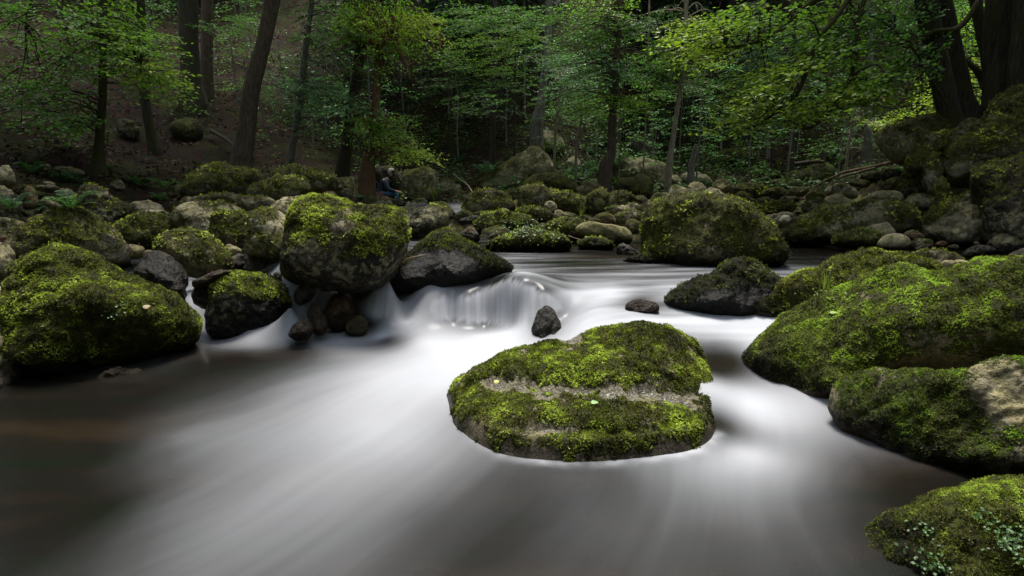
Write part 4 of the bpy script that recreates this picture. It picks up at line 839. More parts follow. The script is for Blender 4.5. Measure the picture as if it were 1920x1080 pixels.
for t, dz in [((870, 700, .2), 0), ((905, 680, .235), 0), ((960, 656, .29), 0), ((1020, 640, .31), 0), ((1085, 630, .32), 0), ((1140, 618, .38), 0), ((1200, 610, .43), 0), ((1255, 614, .41), 0), ((1295, 636, .34), 0), ((1312, 662, .22), 0)]:
    p = atz(*t); k = 0.08 if t[0] > 1280 else 0
    hp.append((p[0] + k, p[1] + .12, t[2] - .06)); hp.append((p[0] + 2 * k, p[1] + .3, -.1)); hp.append((p[0] + 2 * k, p[1] + .5, -.4))
p = atz(1330, 700, 0.0); hp.append((p[0] + .05, p[1], -.05)); hp.append((p[0] + .2, p[1], -.3)); p = atz(820, 742, 0.0); hp.append((p[0] - .15, p[1], -.4))
for t in "860,850 950,905 1090,930 1240,910 1350,870".split():
    x, y = map(float, t.split(",")); p = atz(x, y, 0.0); hp.append((p[0], p[1], -.35))
hp = np.array(hp); H = RBF(hp[:, :2], hp[:, 2], eps=0.04, lam=1e-3)
gx = np.arange(-.75, 1.6, .0085); gy = np.arange(2.75, 4.95, .0085)
XX, YY = np.meshgrid(gx, gy); q = np.stack([XX.ravel(), YY.ravel()], 1); Z = H(q)
ol = [tuple(atz(a_, b_, 0.0)[:2]) for a_, b_ in [(834, 742), (848, 792), (885, 828), (940, 853), (1010, 865), (1090, 870), (1160, 866), (1240, 856), (1305, 843), (1342, 815), (1345, 770), (1335, 715)]]
for t in [(1312, 668, .2), (1300, 636, .34), (1255, 614, .41), (1200, 610, .43), (1140, 618, .38), (1085, 630, .32), (1020, 640, .31), (960, 656, .29), (905, 680, .235), (860, 705, .17)]:
    p = atz(*t); ol.append((p[0] + (.06 if t[0] > 1290 else 0) - (.05 if t[0] < 900 else 0), p[1] + .24))
ol = smooth_path(np.column_stack([np.array(ol + ol[:1]), np.zeros(len(ol) + 1)]), 5)[:-1, :2]
A_ = ol; B_ = np.roll(ol, -1, 0); E_2 = B_ - A_
w_ = q[:, None, :] - A_[None]; t_ = np.clip((w_ * E_2).sum(-1) / (E_2 ** 2).sum(-1), 0, 1)
dist_ = np.sqrt(((w_ - t_[..., None] * E_2) ** 2).sum(-1).min(1))
ins = (((A_[None, :, 1] > q[:, None, 1]) != (B_[None, :, 1] > q[:, None, 1])) & (q[:, None, 0] < (B_[None, :, 0] - A_[None, :, 0]) * (q[:, None, 1] - A_[None, :, 1]) / (B_[None, :, 1] - A_[None, :, 1] + 1e-12) + A_[None, :, 0])).sum(1) % 2 == 1
sd2 = np.where(ins, dist_, -dist_)
Z = np.maximum(Z, np.minimum(.11, 1.7 * sd2 - .01)); Z = np.minimum(Z, 2.6 * sd2 + .02 * fbm(np.column_stack([q * 5, q[:, :1] * 0]), 3))
V = np.column_stack([q, Z]); nr, nc = XX.shape
i = np.arange(nr - 1)[:, None] * nc + np.arange(nc - 1)[None, :]
T = np.concatenate([np.stack([i, i + 1, i + nc + 1], -1).reshape(-1, 3), np.stack([i, i + nc + 1, i + nc], -1).reshape(-1, 3)])
T = T[(Z[T] > -.22).all(1)]
use = np.unique(T); mp = -np.ones(len(V), int); mp[use] = np.arange(len(use)); V = V[use]; T = mp[T]
N = vnormals(V, T)
trough = np.zeros(len(V)); px_, py_ = project(V)
path = smooth_path([(925, 720), (985, 728), (1060, 734), (1130, 738), (1200, 736), (1262, 748), (1290, 758)], 6)
dd = np.min(np.hypot((px_[:, None] - path[None, :, 0]) / 1.6, py_[:, None] - path[None, :, 1]), 1)
trough = np.exp(-(dd / (12 + 16 * fbm(V * 6, 3))) ** 2) * sstep(-.35, .1, fbm(V * 11, 3))
trough = np.clip(trough + .9 * np.exp(-(((px_ - 1070) / 26) ** 2 + ((py_ - 636) / 8) ** 2)) + .6 * np.exp(-(((px_ - 1030) / 60) ** 2 + ((py_ - 805) / 10) ** 2)), 0, 1)
V = V + N * (sstep(.04, .24, V[:, 2]) * .88 + .12)[:, None] * (.035 * fbm(V * 4, 3) + .022 * ridge(V * 6 + 5, 3) * (1 - trough) + .011 * fbm(V * 22, 3) - .01)[:, None]
N = vnormals(V, T); wet = np.clip(1 - sstep(.02, .13, V[:, 2] + .03 * fbm(V * 8, 3)) + trough * .9, 0, 1)
mv = np.clip(.8 + .7 * fbm(V * 3.5, 3) + .35 * fbm(V * 10, 3) - trough * 1.25 - (1 - sstep(.0, .07, V[:, 2] + .12 * fbm(V * 8, 3))) * 1.3 - .35 * np.exp(-(((px_ - 940) / 50) ** 2 + ((py_ - 640) / 20) ** 2)), 0, 1)
rock = mesh_from("boulder", V, T, ROCK, attrs={"moss": mv, "wet": wet, "lichen": np.clip(trough, 0, 1), "painted_glint": trough, "mhue": np.full(len(V), .25)}, colors={"base": np.tile(np.array(TONE['g']), (len(V), 1))})  # lichen mask reused in the trough for its painted white glints
tag(rock, "two-tiered mossy rock in mid-pool with a wet silvery trough across it", "boulder", "boulders round the pool")
moss_tufts(V, T, mv, .25, wet * .85, .0125, 1.5, 5, rock, 120000)
from mathutils.bvhtree import BVHTree
_bv = None
def on_rock(px, py, lo=0.0):
    """the first rock surface met by the sight line: point and normal"""
    global _bv
    if _bv is None:
        Vs, Ts, o_ = [], [], 0
        for ob in list(col.objects):
            if ob.type == 'MESH' and ob.name.split('.')[0] in ('boulder', 'stone', 'ground'):
                me = ob.data; v = np.empty(len(me.vertices) * 3, np.float32); me.vertices.foreach_get("co", v); v = v.reshape(-1, 3)
                n_ = len(me.polygons); k_ = len(me.loops) // n_; t = np.empty(n_ * k_, np.int32); me.loops.foreach_get("vertex_index", t); t = t.reshape(-1, k_)
                if k_ == 4: t = np.vstack([t[:, [0, 1, 2]], t[:, [0, 2, 3]]])
                Vs.append(v); Ts.append(t + o_); o_ += len(v)
        _bv = BVHTree.FromPolygons(np.vstack(Vs).tolist(), np.vstack(Ts).tolist(), all_triangles=True)
    d = ray(px, py); o0 = CAM + d * lo
    h_ = _bv.ray_cast(Vector(o0), Vector(d))
    return (np.array(h_[0]), np.array(h_[1]), h_[0][1]) if h_[0] is not None else (at(px, py, 8), np.array([0, 0, 1.0]), 8.0)
MIDROCK = H
# small stones lying in the gaps of the rubble, copied from six patterns
rs = np.random.RandomState(77)
def pebble(seed):
    r = np.random.RandomState(seed); S, T = ico(4); V = S.copy()
    for _ in range(9):
        m = r.normal(size=3); m /= np.linalg.norm(m); qd = V @ m - r.uniform(.6, .85); V = V - m[None, :] * np.where(qd > 0, qd, 0)[:, None] * .9
    V = V * [1, r.uniform(.6, .9), r.uniform(.45, .75)]; N = vnormals(V, T); V = V + N * (.08 * fbm(V * 1.6 + seed, 3) + .04 * ridge(V * 4 + seed, 3))[:, None]
    N = vnormals(V, T); mv = np.clip(.2 + r.rand() * .4 + .3 * N[:, 2] + .5 * fbm(V * 2 + seed, 3), 0, 1)
    t = TONE['gdgob'[seed % 5]]
    return V, T, mv, t
seen_lab = set(); kinds = [pebble(k) for k in range(6)]; meshes = [None] * 6; cnt = 0
tree_c = np.array([c for c, r_, l_ in ROCKS])
for k in range(3000):
    if cnt >= 150: break
    y = rs.uniform(6.2, 14.5); px = rs.uniform(820, 1760) if y > 9 else (rs.uniform(0, 560) if rs.rand() < .6 else rs.uniform(820, 1760))
    if y < 8.5 and px > 800: continue
    x = float(at(px, 400, y)[0]); g = float(GZ([[x, y]])[0]); w = float(WZ([[x, y]])[0])
    if g < w - .12: continue
    i = k % 6; V, T, mv, t = kinds[i]
    if meshes[i] is None:
        o = mesh_from("stone", V, T, ROCK, attrs={"moss": mv, "wet": np.zeros(len(V)), "lichen": np.full(len(V), .5), "mhue": np.full(len(V), .1)}, colors={"base": np.tile(np.array(t), (len(V), 1))}); meshes[i] = o
    else: o = meshes[i].copy(); col.objects.link(o)
    s = rs.uniform(.09, .3) * (1.2 if y > 9 else .8); o.location = (x, y, g + s * .12); o.scale = (s, s, s); o.rotation_euler = (rs.normal(0, .2), rs.normal(0, .2), rs.rand() * 6.28); cnt += 1
    lb = "small stone filling a gap among the larger boulders"
    near_ = sorted((((c_[0] - x) ** 2 + (c_[1] - y) ** 2) ** .5 - r_, l_, c_[0]) for c_, r_, l_ in ROCKS if len(l_.split()) <= 10)[:3]
    for dd_, l_, cx2 in near_:
        key = (l_, x < cx2)
        if dd_ < .7 and key not in seen_lab and abs(x - cx2) > .08:
            seen_lab.add(key); lb = "small stone just %s of the %s" % ("left" if x < cx2 else "right", l_); break
    tag(o, lb, "stone", "small stones filling gaps in the rubble")
print("rocks done", len(ROCKS))
# ------------------------------------------------------------------ trees
PAL = {'y': (.23, .32, .04), 'g': (.09, .19, .04), 'b': (.125, .26, .125), 'd': (.045, .10, .03), 'l': (.16, .285, .035)}
UPV = np.array([0, 0, 1.0])
def leaves_mesh(P, D, Nn, L, C, wr=.55):
    S = np.cross(D, Nn); S /= np.linalg.norm(S, axis=1)[:, None] + 1e-9
    L = L[:, None]
    V0 = P; V1 = P + D * L * .5 + S * L * wr * .5 + Nn * L * .06; V2 = P + D * L; V3 = P + D * L * .5 - S * L * wr * .5 + Nn * L * .06
    V = np.stack([V0, V1, V2, V3], 1).reshape(-1, 3)
    return V, np.arange(len(V)).reshape(-1, 4), np.repeat(C, 4, 0)
def spray(o, dv, L, Wd, leaf, rs, tint, droop=.12, gap=1.0, loose=0.0):
    """one layered branchlet: returns leaf arrays and the stem path"""
    dv = dv / np.linalg.norm(dv); side = np.cross(dv, UPV); side /= np.linalg.norm(side)
    upn = np.cross(side, dv)
    nt = max(5, int(L / (leaf * 1.5 * gap)))
    t = (np.arange(nt) + rs.rand(nt) * .5) / nt; sg = np.where(np.arange(nt) % 2, 1.0, -1.0)
    st = o + dv * (t * L)[:, None] + UPV * (-droop * L * t ** 2)[:, None]
    a = np.radians(rs.uniform(42, 68, nt)); tl = Wd * (1 - .75 * t) * rs.uniform(.6, 1.1, nt)
    td = dv * np.cos(a)[:, None] + side * (sg * np.sin(a))[:, None] + upn * rs.normal(0, .12 + loose * .4, nt)[:, None]
    nl = max(3, int(Wd / (leaf * .62 * gap)))
    u = (np.arange(nl)[None, :] + rs.rand(nt, nl) * .6) / nl
    keep = (u * Wd <= tl[:, None] * 1.02) & (rs.rand(nt, nl) < .88)
    P = st[:, None, :] + td[:, None, :] * (u * Wd)[..., None] + UPV * (-.18 * (u * Wd) ** 2)[..., None]
    alt = np.where(np.arange(nl) % 2, 1.0, -1.0)[None, :, None]
    ts = np.cross(td, upn); ts /= np.linalg.norm(ts, axis=1)[:, None] + 1e-9
    D = td[:, None, :] * .6 + ts[:, None, :] * alt * .8 + rs.normal(0, .22, (nt, nl, 3)) + np.array([0, 0, -.15])
    P = P[keep]; D = D[keep]; n = len(P)
    D /= np.linalg.norm(D, axis=1)[:, None]
    Nn = np.tile(upn, (n, 1)) + rs.normal(0, .38 + loose * .5, (n, 3)); Nn /= np.linalg.norm(Nn, axis=1)[:, None]
    C = np.array(PAL[tint] if isinstance(tint, str) else tint) * rs.uniform(.7, 1.3, (n, 1)) * rs.uniform(.9, 1.1)
    yl = rs.rand(n, 1) * .3; C = C * (1 - yl) + C * np.array([1.5, 1.15, .8]) * yl
    return P, D, Nn, leaf * rs.uniform(.5, 1.4, n), C, np.vstack([o, st[::2], o + dv * L + UPV * (-droop * L)])
def trunk_mesh(P, R, seg=14, seed=0, step=.12, flare=True):
    Pp = smooth_path(P, 8); Rr = smooth_path(np.column_stack([R, R, R]), 8)[:, 0]
    d = np.concatenate([[0], np.cumsum(np.linalg.norm(np.diff(Pp, axis=0), axis=1))])
    n = max(12, min(110, int(d[-1] / step))); s = np.linspace(0, d[-1], n)
    Pp = np.stack([np.interp(s, d, Pp[:, k]) for k in range(3)], 1); Rr = np.interp(s, d, Rr)
    if flare: Rr = Rr * (1 + .35 * np.exp(-s / (R[0] * 2.2)))
    V, Q = tube(Pp, Rr, seg)
    c = np.repeat(Pp, seg, 0); dd = V - c; rr = np.linalg.norm(dd, axis=1)[:, None] + 1e-9
    th = np.arctan2(dd[:, 1], dd[:, 0]); zz = np.repeat(s, seg)
    lobes = .18 * np.exp(-zz / (R[0] * 3.5)) * np.sin(th * 5 + seed) if flare else 0
    k = 1 + .12 * fbm(np.column_stack([np.cos(th) * 1.2, np.sin(th) * 1.2, zz * 1.1 + seed]), 3) + lobes + .07 * fbm(np.column_stack([np.cos(th) * 4, np.sin(th) * 4, zz * 5 + seed]), 2)
    return c + dd * k[:, None], Q
def ground_hit(px, py, lo=3.0, hi=60.0):
    Ys = np.geomspace(lo, hi, 260); P = at(np.full(260, px), np.full(260, py), Ys); g = GZ(P[:, :2])
    b = np.nonzero(P[:, 2] < g)[0]
    return float(Ys[b[0]]) if len(b) else hi

def tree(name, label, cat, pts, Yd, bark, clusters=(), top=11.0, crown=(2.4, 2.2, 120, 'g'), limbs=(), group=None, leaf=.07, spread=1.0, seedadd=0, bottom=True, loose=0.0):
    """pts: 'x,y,width' in the photograph from the foot upwards; clusters: (x, y, rx, ry, sprays, tint, depth shift)"""
    rs = np.random.RandomState(hash_(label) % 99999 + seedadd)
    A = np.array([[float(c) for c in t.split(",")] for t in pts.split()])
    P = np.array([at(x, y, Yd) for x, y, w in A]); R = A[:, 2] * Yd / F / 2
    g = float(GZ(P[:1, :2])[0]); base = P[0].copy()
    if bottom:
        base[2] = min(g, base[2]) - .25; P = np.vstack([base, P]) if P[0][2] - base[2] > .12 else np.vstack([base, P[1:]]); R = np.concatenate([[R[0]], R]) if len(P) > len(R) else R
    d = P[-1] - P[-2]; d /= np.linalg.norm(d); d[2] = max(d[2], .5); d /= np.linalg.norm(d)
    if top > P[-1][2] + .5:
        n = 3; hgt = (top - P[-1][2]) / d[2]
        for k in range(1, n + 1):
            P = np.vstack([P, P[-1] + d * hgt / n + rs.normal(0, .06, 3)]); R = np.append(R, R[-1] * .72)
    root = empty(name, (P[0][0], P[0][1], g)); tag(root, label, cat, group)
    inv = np.array(root.location)
    V, Q = trunk_mesh(P, R, 16 if A[:, 2].max() > 18 else 10, rs.rand() * 9)
    mesh_from("trunk", V - inv, Q, bark, parent=root)
    br = []; Ls = []
    for lp, ly in limbs:
        B = np.array([[float(c) for c in t.split(",")] for t in lp.split()])
        LP = at(B[:, 0], B[:, 1], np.full(len(B), ly)); LR = B[:, 2] * ly / F / 2
        Vb, Qb = trunk_mesh(LP, LR, 8, rs.rand() * 9, .05, False)
        mesh_from("limb", Vb - inv, Qb, BARKMOSS if bark in (BARKMOSS, BARKDARK) else bark, parent=root)
    def near_stem(p):
        i = np.argmin(np.abs(P[:, 2] - (p[2] - .4))); return P[i]
    skel = np.vstack([smooth_path(P, 6)] + [smooth_path(at(*[np.array([[float(c) for c in t.split(",")] for t in lp.split()])[:, k] for k in (0, 1)], np.full(len(lp.split()), ly)), 6) for lp, ly in limbs])
    for c in clusters:
        cx, cy, rx, ry, n, tint = c[:6]; ys = c[6] if len(c) > 6 else 0
        for k in range(int(n * (1.6 if loose < .6 else .95))):
            r_, a_ = math.sqrt(rs.rand()), rs.rand() * 6.283
            x, y = cx + rx * r_ * math.cos(a_), cy + ry * r_ * math.sin(a_)
            yd = Yd + ys + rs.uniform(-1, 1) * spread
            p = at(x, y, yd); st = near_stem(p); dx = p[0] - st[0]
            dv = np.array([dx * .8 + rs.normal(0, .45), (yd - Yd) * .5 + rs.normal(0, .5), -.12 - loose * .25 + rs.normal(0, .1 + loose * .5)])
            dv /= np.linalg.norm(dv)
            L = rs.uniform(.6, 1.15) * leaf / .07 * .95
            s = spray(p - dv * L * .5, dv, L, L * rs.uniform(.38, .52), leaf, rs, tint, rs.uniform(.1, .28), .95, loose)
            Ls.append(s[:5]); path = s[5]; br.append(tube(path, np.linspace(.009, .003, len(path)), 3))
            b0 = path[0]; a0 = skel[np.argmin(((skel - b0) ** 2).sum(1))]
            if np.linalg.norm(a0 - b0) < 1.5 and (k % 2 == 0):
                mid = (a0 + b0) / 2 + UPV * .12 + rs.normal(0, .06, 3)
                pp = smooth_path([a0, mid, b0], 4); br.append(tube(pp, np.linspace(.018, .006, len(pp)), 4))
    if crown:
        rxy, rz, n, tint = crown; cc = P[-1].copy(); cc[2] -= rz * .5
        rxy *= 1.15; rz *= 1.15
        for k in range(int(n * .8)):
            v = rs.normal(size=3); v /= np.linalg.norm(v); v *= rs.rand() ** .45
            p = cc + v * [rxy, rxy, rz]
            if p[2] < 2.0 + .30 * p[1]: continue
            dv = v * [1, 1, .2] + rs.normal(0, .3, 3) * [1, 1, .3]
            s = spray(p, dv, 1.6, .8, .17, rs, tint, .2, 1.15); Ls.append(s[:5])
        for k in range(14):
            v = rs.normal(size=3); v[2] = abs(v[2]) * .6; v /= np.linalg.norm(v); e = cc + v * [rxy * .8, rxy * .8, rz]
            if e[2] > 5: br.append(tube(smooth_path([P[-2] if k % 2 else P[-1] - [0, 0, rz * .4], (cc + e) / 2 + [0, 0, .2], e], 4), np.linspace(R[-1] * .6, .01, 9), 5))
    if br:
        V, Q = join(br); mesh_from("branches", V - inv, Q, bark, parent=root)["kind"] = "stuff"
    if Ls:
        Pq, D, Nn, L, C = [np.concatenate([s[k] for s in Ls]) for k in range(5)]
        V, Q, C = leaves_mesh(Pq, D, Nn, L, C)
        mesh_from("foliage", V - inv, Q, LEAF, smooth=False, colors={"tint": C}, parent=root)
    return root

WG = None
tree("beech_tree", "slim trunk at far left under dark sprays of beech leaves", "tree", "184,322,26 185,290,17 188,240,14 192,180,13 193,100,12 194,0,11 195,-60,11", 11, BARKMOSS,
     [(70, 40, 110, 50, 17, 'g'), (190, 35, 90, 40, 20, 'l'), (265, 110, 70, 60, 26, 'l'), (300, 140, 40, 35, 10, 'y'), (190, 95, 90, 40, 18, 'g'), (60, 130, 90, 40, 14, 'g'), (90, 200, 90, 40, 22, 'g'), (140, 235, 45, 22, 7, 'g'), (40, 175, 60, 30, 8, 'd'), (310, 170, 20, 25, 4, 'l'), (230, 60, 60, 30, 8, 'l')],
     top=10, leaf=.08, limbs=[("150,-10,5 162,30,4.5 190,60,4 225,95,3 262,118,2", 10.6), ("117,-10,2.5 118,40,2 130,80,2 140,100,1.5", 10.8), ("62,-5,2.5 52,20,2 48,42,1.5", 10.8)], crown=(3, 2.4, 280, 'g'), spread=1.3)
tree("beech_tree", "dark trunk leaning in the shade right of the slim left one", "tree", "291,282,22 283,250,17 272,190,15 266,120,15 262,-20,14", 14, BARKDARK, top=11, crown=(3, 2.4, 280, 'd'))
tree("spruce_tree", "thick upright grey trunk high on the dark left slope", "tree", "362,188,36 358,150,30 354,80,30 352,-10,30", 18.5, BARKDARK, top=15, crown=(3.2, 3.4, 320, 'd'))
tree("spruce_tree", "straight trunk just right of the thick grey one on the left slope", "tree", "387,168,22 388,100,19 389,-10,18", 19.5, BARK, [(430, 45, 70, 18, 14, 'g', -3), (460, 55, 30, 10, 4, 'g', -3)], top=15, crown=(3, 3.4, 320, 'd'))
tree("beech_tree", "tall brown trunk leaning right, left of centre", "tree", "452,316,36 462,250,30 468,190,28 478,140,27 492,90,25 505,30,24 514,-20,24", 13, BARK, top=11, crown=(3, 2.6, 300, 'd'))
tree("beech_tree", "slender curved trunk with leaf layers across it, right of the tall leaning one", "tree", "544,312,14 552,250,12 563,190,11 571,110,10 580,40,9 587,-20,9", 14, BARKGREY,
     [(560, 162, 90, 12, 16, 'b'), (620, 178, 50, 14, 12, 'b'), (590, 205, 60, 10, 8, 'b'), (600, 65, 50, 14, 7, 'g'), (640, 40, 60, 30, 12, 'g'), (620, 245, 60, 10, 6, 'g'), (610, 120, 50, 25, 7, 'd')], top=9, crown=(2.2, 2, 90, 'g'), spread=.7)
tree("beech_tree", "nearly black trunk between the curved and the reddish one", "tree", "642,326,26 650,270,21 660,200,19 670,140,18 680,60,17 690,-20,16", 14.6, BARKDARK, [(640, 90, 70, 40, 14, 'd'), (600, 10, 60, 20, 8, 'd')], top=10, crown=(2.5, 2.2, 120, 'g'))
tree("alder_tree", "reddish trunk beside the sitting man with a mossy hanging branch", "tree", "688,330,28 695,290,19 701,240,16 705,180,15 709,120,14 714,82,14 725,70,10", 14, BARKRED,
     [(720, 52, 70, 26, 30, 'y'), (790, 45, 50, 22, 16, 'y'), (760, 95, 60, 25, 14, 'l'), (700, 20, 80, 22, 20, 'l'), (670, 205, 50, 14, 12, 'b'), (690, 235, 65, 16, 15, 'l'), (735, 262, 60, 16, 16, 'l'), (775, 290, 50, 14, 15, 'y'), (730, 225, 40, 12, 8, 'g'), (655, 60, 50, 22, 10, 'l'), (690, 130, 50, 14, 5, 'g')],
     top=4.6, loose=.4, limbs=[("712,84,9 725,74,8 740,78,8 752,105,8 763,125,8 767,148,5", 13.6), ("716,128,3 735,130,2.5 750,143,2 764,148,1.5", 13.8), ("765,125,4 775,118,3 795,105,2 825,92,1.5", 13.6), ("712,84,8 700,80,7 690,100,6 682,112,4", 13.9)], crown=None, spread=.8)
tree("spruce_tree", "thin dark straight trunk right of the mossy hanging branch", "tree", "924,255,11 925,180,10 927,90,9 928,-10,9", 20, BARKDARK, [(900, 140, 60, 20, 10, 'g', -2)], top=12, crown=(2, 2.6, 80, 'd'))
tree("beech_tree", "broad grey trunk in the middle of the wood", "tree", "1006,240,24 1012,205,17 1018,160,14 1026,90,13 1030,-10,12", 22, BARKGREY,
     [(900, 95, 60, 26, 24, 'l', -4), (920, 30, 70, 26, 26, 'g', -5), (860, 35, 60, 30, 22, 'g', -6), (960, 70, 60, 26, 22, 'l', -4), (985, 30, 60, 26, 22, 'g', -4), (1060, 130, 60, 30, 20, 'b', -2), (905, 130, 50, 16, 12, 'l', -4), (880, 190, 60, 20, 14, 'g', -6), (930, 165, 50, 14, 8, 'g', -4), (840, 110, 50, 18, 8, 'g', -6), (1000, 100, 60, 30, 14, 'g', -2), (880, 60, 80, 30, 16, 'g', -3), (820, 160, 50, 20, 8, 'd', -4)], top=14, crown=(3, 3, 120, 'g'), spread=.9)
tree("young_tree", "pole-thin dark sapling left of the broad grey trunk", "tree", "965,250,4.5 965,170,4 967,90,3.5 970,40,3", 20, BARKDARK, [(965, 120, 40, 30, 6, 'g')], top=5.5, crown=None)
tree("young_tree", "pale thin sapling in the middle undergrowth", "tree", "1041,243,4.5 1046,205,4 1052,165,3.5 1055,140,3", 19, BARKPALE, [(1055, 150, 40, 20, 7, 'b')], top=3.9, crown=None)
tree("young_tree", "short leaning sapling left of the double-barked middle trunk", "tree", "1081,270,5 1087,240,4.5 1094,205,4 1096,190,3", 18.5, BARKPALE, [(1100, 190, 35, 14, 5, 'b')], top=3.0, crown=None)
tree("alder_tree", "dark forked trunk rising from the great lichened boulder, right of centre", "tree", "1136,312,24 1146,285,17 1148,230,14 1153,170,13 1156,110,12 1160,50,11 1162,-20,10", 17, BARK,
     [(1100, 120, 70, 26, 26, 'b'), (1080, 165, 70, 24, 24, 'b'), (1160, 130, 60, 20, 16, 'b'), (1130, 195, 80, 20, 26, 'l'), (1185, 190, 45, 12, 11, 'l'), (1090, 80, 70, 24, 22, 'g'), (1140, 60, 70, 26, 22, 'g'), (1060, 35, 60, 26, 18, 'g'), (1130, 15, 80, 18, 20, 'l'), (1190, 50, 40, 28, 10, 'd'), (1210, 120, 50, 30, 14, 'g', 1), (1230, 160, 60, 20, 10, 'g', 1), (1090, 210, 60, 15, 8, 'b', 1)], top=12, crown=(2.6, 2.4, 120, 'g'), spread=.9)
tree("birch_tree", "pale slender trunk leaning right of the dark forked one", "tree", "1255,312,12 1262,260,9.5 1270,205,9 1280,130,8.5 1284,60,7.5 1288,-20,7", 17, BARKPALE,
     [(1290, 110, 50, 22, 18, 'y'), (1300, 60, 60, 30, 22, 'y'), (1240, 110, 50, 30, 16, 'g'), (1290, 160, 50, 20, 14, 'g'), (1240, 40, 40, 30, 10, 'd')], top=10, crown=(2, 2.2, 90, 'l'), spread=.8)
tree("young_tree", "hair-thin bare pole left of the pale slender trunk", "tree", "1212,200,3 1214,120,3 1217,60,3 1218,-10,3", 18, BARKPALE, top=7, crown=None)
s_ = tree("tree_snag", "broken grey stump standing among ferns right of centre", "stump", "1296,318,13 1299,300,10 1304,282,10 1306,270,6", 17.5, BARKGREY, top=0, crown=None)
tree("spruce_tree", "upright grey spruce trunk right of the drift logs' far end", "tree", "1625,300,15 1627,250,13 1629,170,12 1631,90,11 1633,-10,10", 19, BARKGREY, [(1590, 270, 60, 14, 8, 'd', 1), (1660, 260, 50, 14, 6, 'd', 1)], top=12, crown=(2.4, 2.8, 110, 'd'))
tree("birch_tree", "white crooked birch sapling left of the grey spruce", "tree", "1588,300,5 1591,270,4 1597,240,4 1601,210,3.5 1606,180,3", 16, BARKPALE, [(1655, 232, 30, 7, 7, 'y', -1), (1610, 180, 25, 10, 3, 'g')], top=3.8, crown=None)
tree("spruce_tree", "short dark trunk on the leafy far bank right of centre", "tree", "1483,305,13 1485,270,9 1487,220,8 1489,100,8 1490,-10,7", 20, BARKDARK, [(1400, 230, 60, 18, 14, 'd'), (1450, 262, 50, 10, 8, 'd')], top=13, crown=(2.4, 2.8, 100, 'd'))
tree("spruce_tree", "thin brown trunk behind the hanging maple leaves", "tree", "1549,265,7 1551,230,7 1553,150,6 1555,60,6 1556,-10,6", 22, BARK, top=13, crown=(2.2, 2.6, 90, 'd'))
tree("beech_tree", "leafy pale-green tree in the far wood behind the long maple limb", "tree", "1440,280,8 1438,200,7 1436,120,6 1434,30,5 1433,-10,5", 23, BARKGREY,
     [(1450, 60, 60, 30, 24, 'b'), (1480, 100, 50, 25, 16, 'b'), (1400, 110, 60, 22, 18, 'b'), (1340, 135, 60, 22, 18, 'b'), (1370, 165, 60, 18, 14, 'g'), (1420, 160, 50, 22, 10, 'g'), (1400, 30, 60, 22, 14, 'g'), (1500, 150, 50, 22, 12, 'g'), (1330, 185, 50, 12, 8, 'g'), (1380, 80, 60, 25, 14, 'b'), (1520, 60, 50, 30, 14, 'g'), (1500, 200, 50, 15, 10, 'g'), (1560, 230, 50, 15, 8, 'd')], top=11, crown=(2.4, 2.4, 90, 'g'), spread=1.0)
# the near trees on the right bank, one of which hangs its limbs over the stream
tree("maple_tree", "dark leaning trunk on the right bank, its mossy limbs hanging low over the stream", "tree", "1787,262,40.56 1782,225,35.88 1770,170,34.32 1757,110,32.76 1745,50,32.76 1733,-20,32.76", 10.8, BARKDARK,
     [(1300, 60, 50, 35, 18, 'y', -.5), (1350, 60, 55, 40, 22, 'y', -.5), (1420, 25, 70, 25, 20, 'l', -.5), (1340, 100, 45, 20, 12, 'y', -.5), (1440, 140, 45, 20, 13, 'y', -1), (1480, 125, 45, 22, 12, 'y', -1), (1420, 190, 45, 22, 18, 'y', -1.2), (1385, 232, 28, 14, 8, 'y', -1.2), (1455, 210, 50, 18, 17, 'y', -1.2),
      (1540, 100, 50, 30, 16, 'l', -.8), (1590, 70, 60, 35, 20, 'g', -.6), (1560, 175, 50, 22, 17, 'y', -1), (1600, 160, 45, 30, 14, 'l', -.8), (1530, 215, 40, 14, 8, 'y', -1), (1560, 30, 70, 26, 18, 'l', -.5), (1650, 30, 70, 30, 18, 'g', -.4), (1680, 90, 50, 40, 18, 'g', -.4),
      (1650, 140, 50, 30, 16, 'l', -.4), (1640, 190, 30, 12, 7, 'y', -.6), (1500, 50, 60, 22, 10, 'l', -.6), (1720, 120, 30, 40, 8, 'g', -.2), (1480, 75, 45, 15, 6, 'g', -.6)],
     top=9, leaf=.078, loose=.7,
     limbs=[("1735,-90,20 1640,-60,16 1560,-15,13 1520,5,11 1495,28,9 1465,55,8 1420,78,6 1380,87,5 1320,90,3", 10.2), ("1640,-60,12 1590,0,10 1562,40,8 1537,68,8 1525,95,8 1512,108,7 1513,135,6 1502,162,6 1485,190,5 1455,212,4 1415,236,3", 9.7), ("1680,-80,14 1630,-20,9 1612,30,8 1607,70,7 1604,115,7 1590,155,7 1570,190,6.5 1545,218,6 1525,236,5.5 1504,240,4 1480,225,2.5", 9.8),
            ("1600,15,6 1660,45,5 1710,90,5 1740,140,4.5 1780,200,4", 10.3), ("1850,-20,10 1800,50,10 1750,60,8 1700,90,6", 10.6)], crown=(3.2, 2.2, 150, 'g'), spread=.7)
RB = "trunks crowding on the right bank"
tree("maple_tree", "second dark trunk crossing behind the limb-hung one on the right bank", "tree", "1822,232,32.76 1810,180,24.96 1798,120,22.62 1785,60,21.84 1765,-20,21.84", 11.2, BARKDARK, [(1700, 10, 60, 20, 10, 'g')], top=9.5, crown=(3, 2.4, 150, 'g'), group=RB)
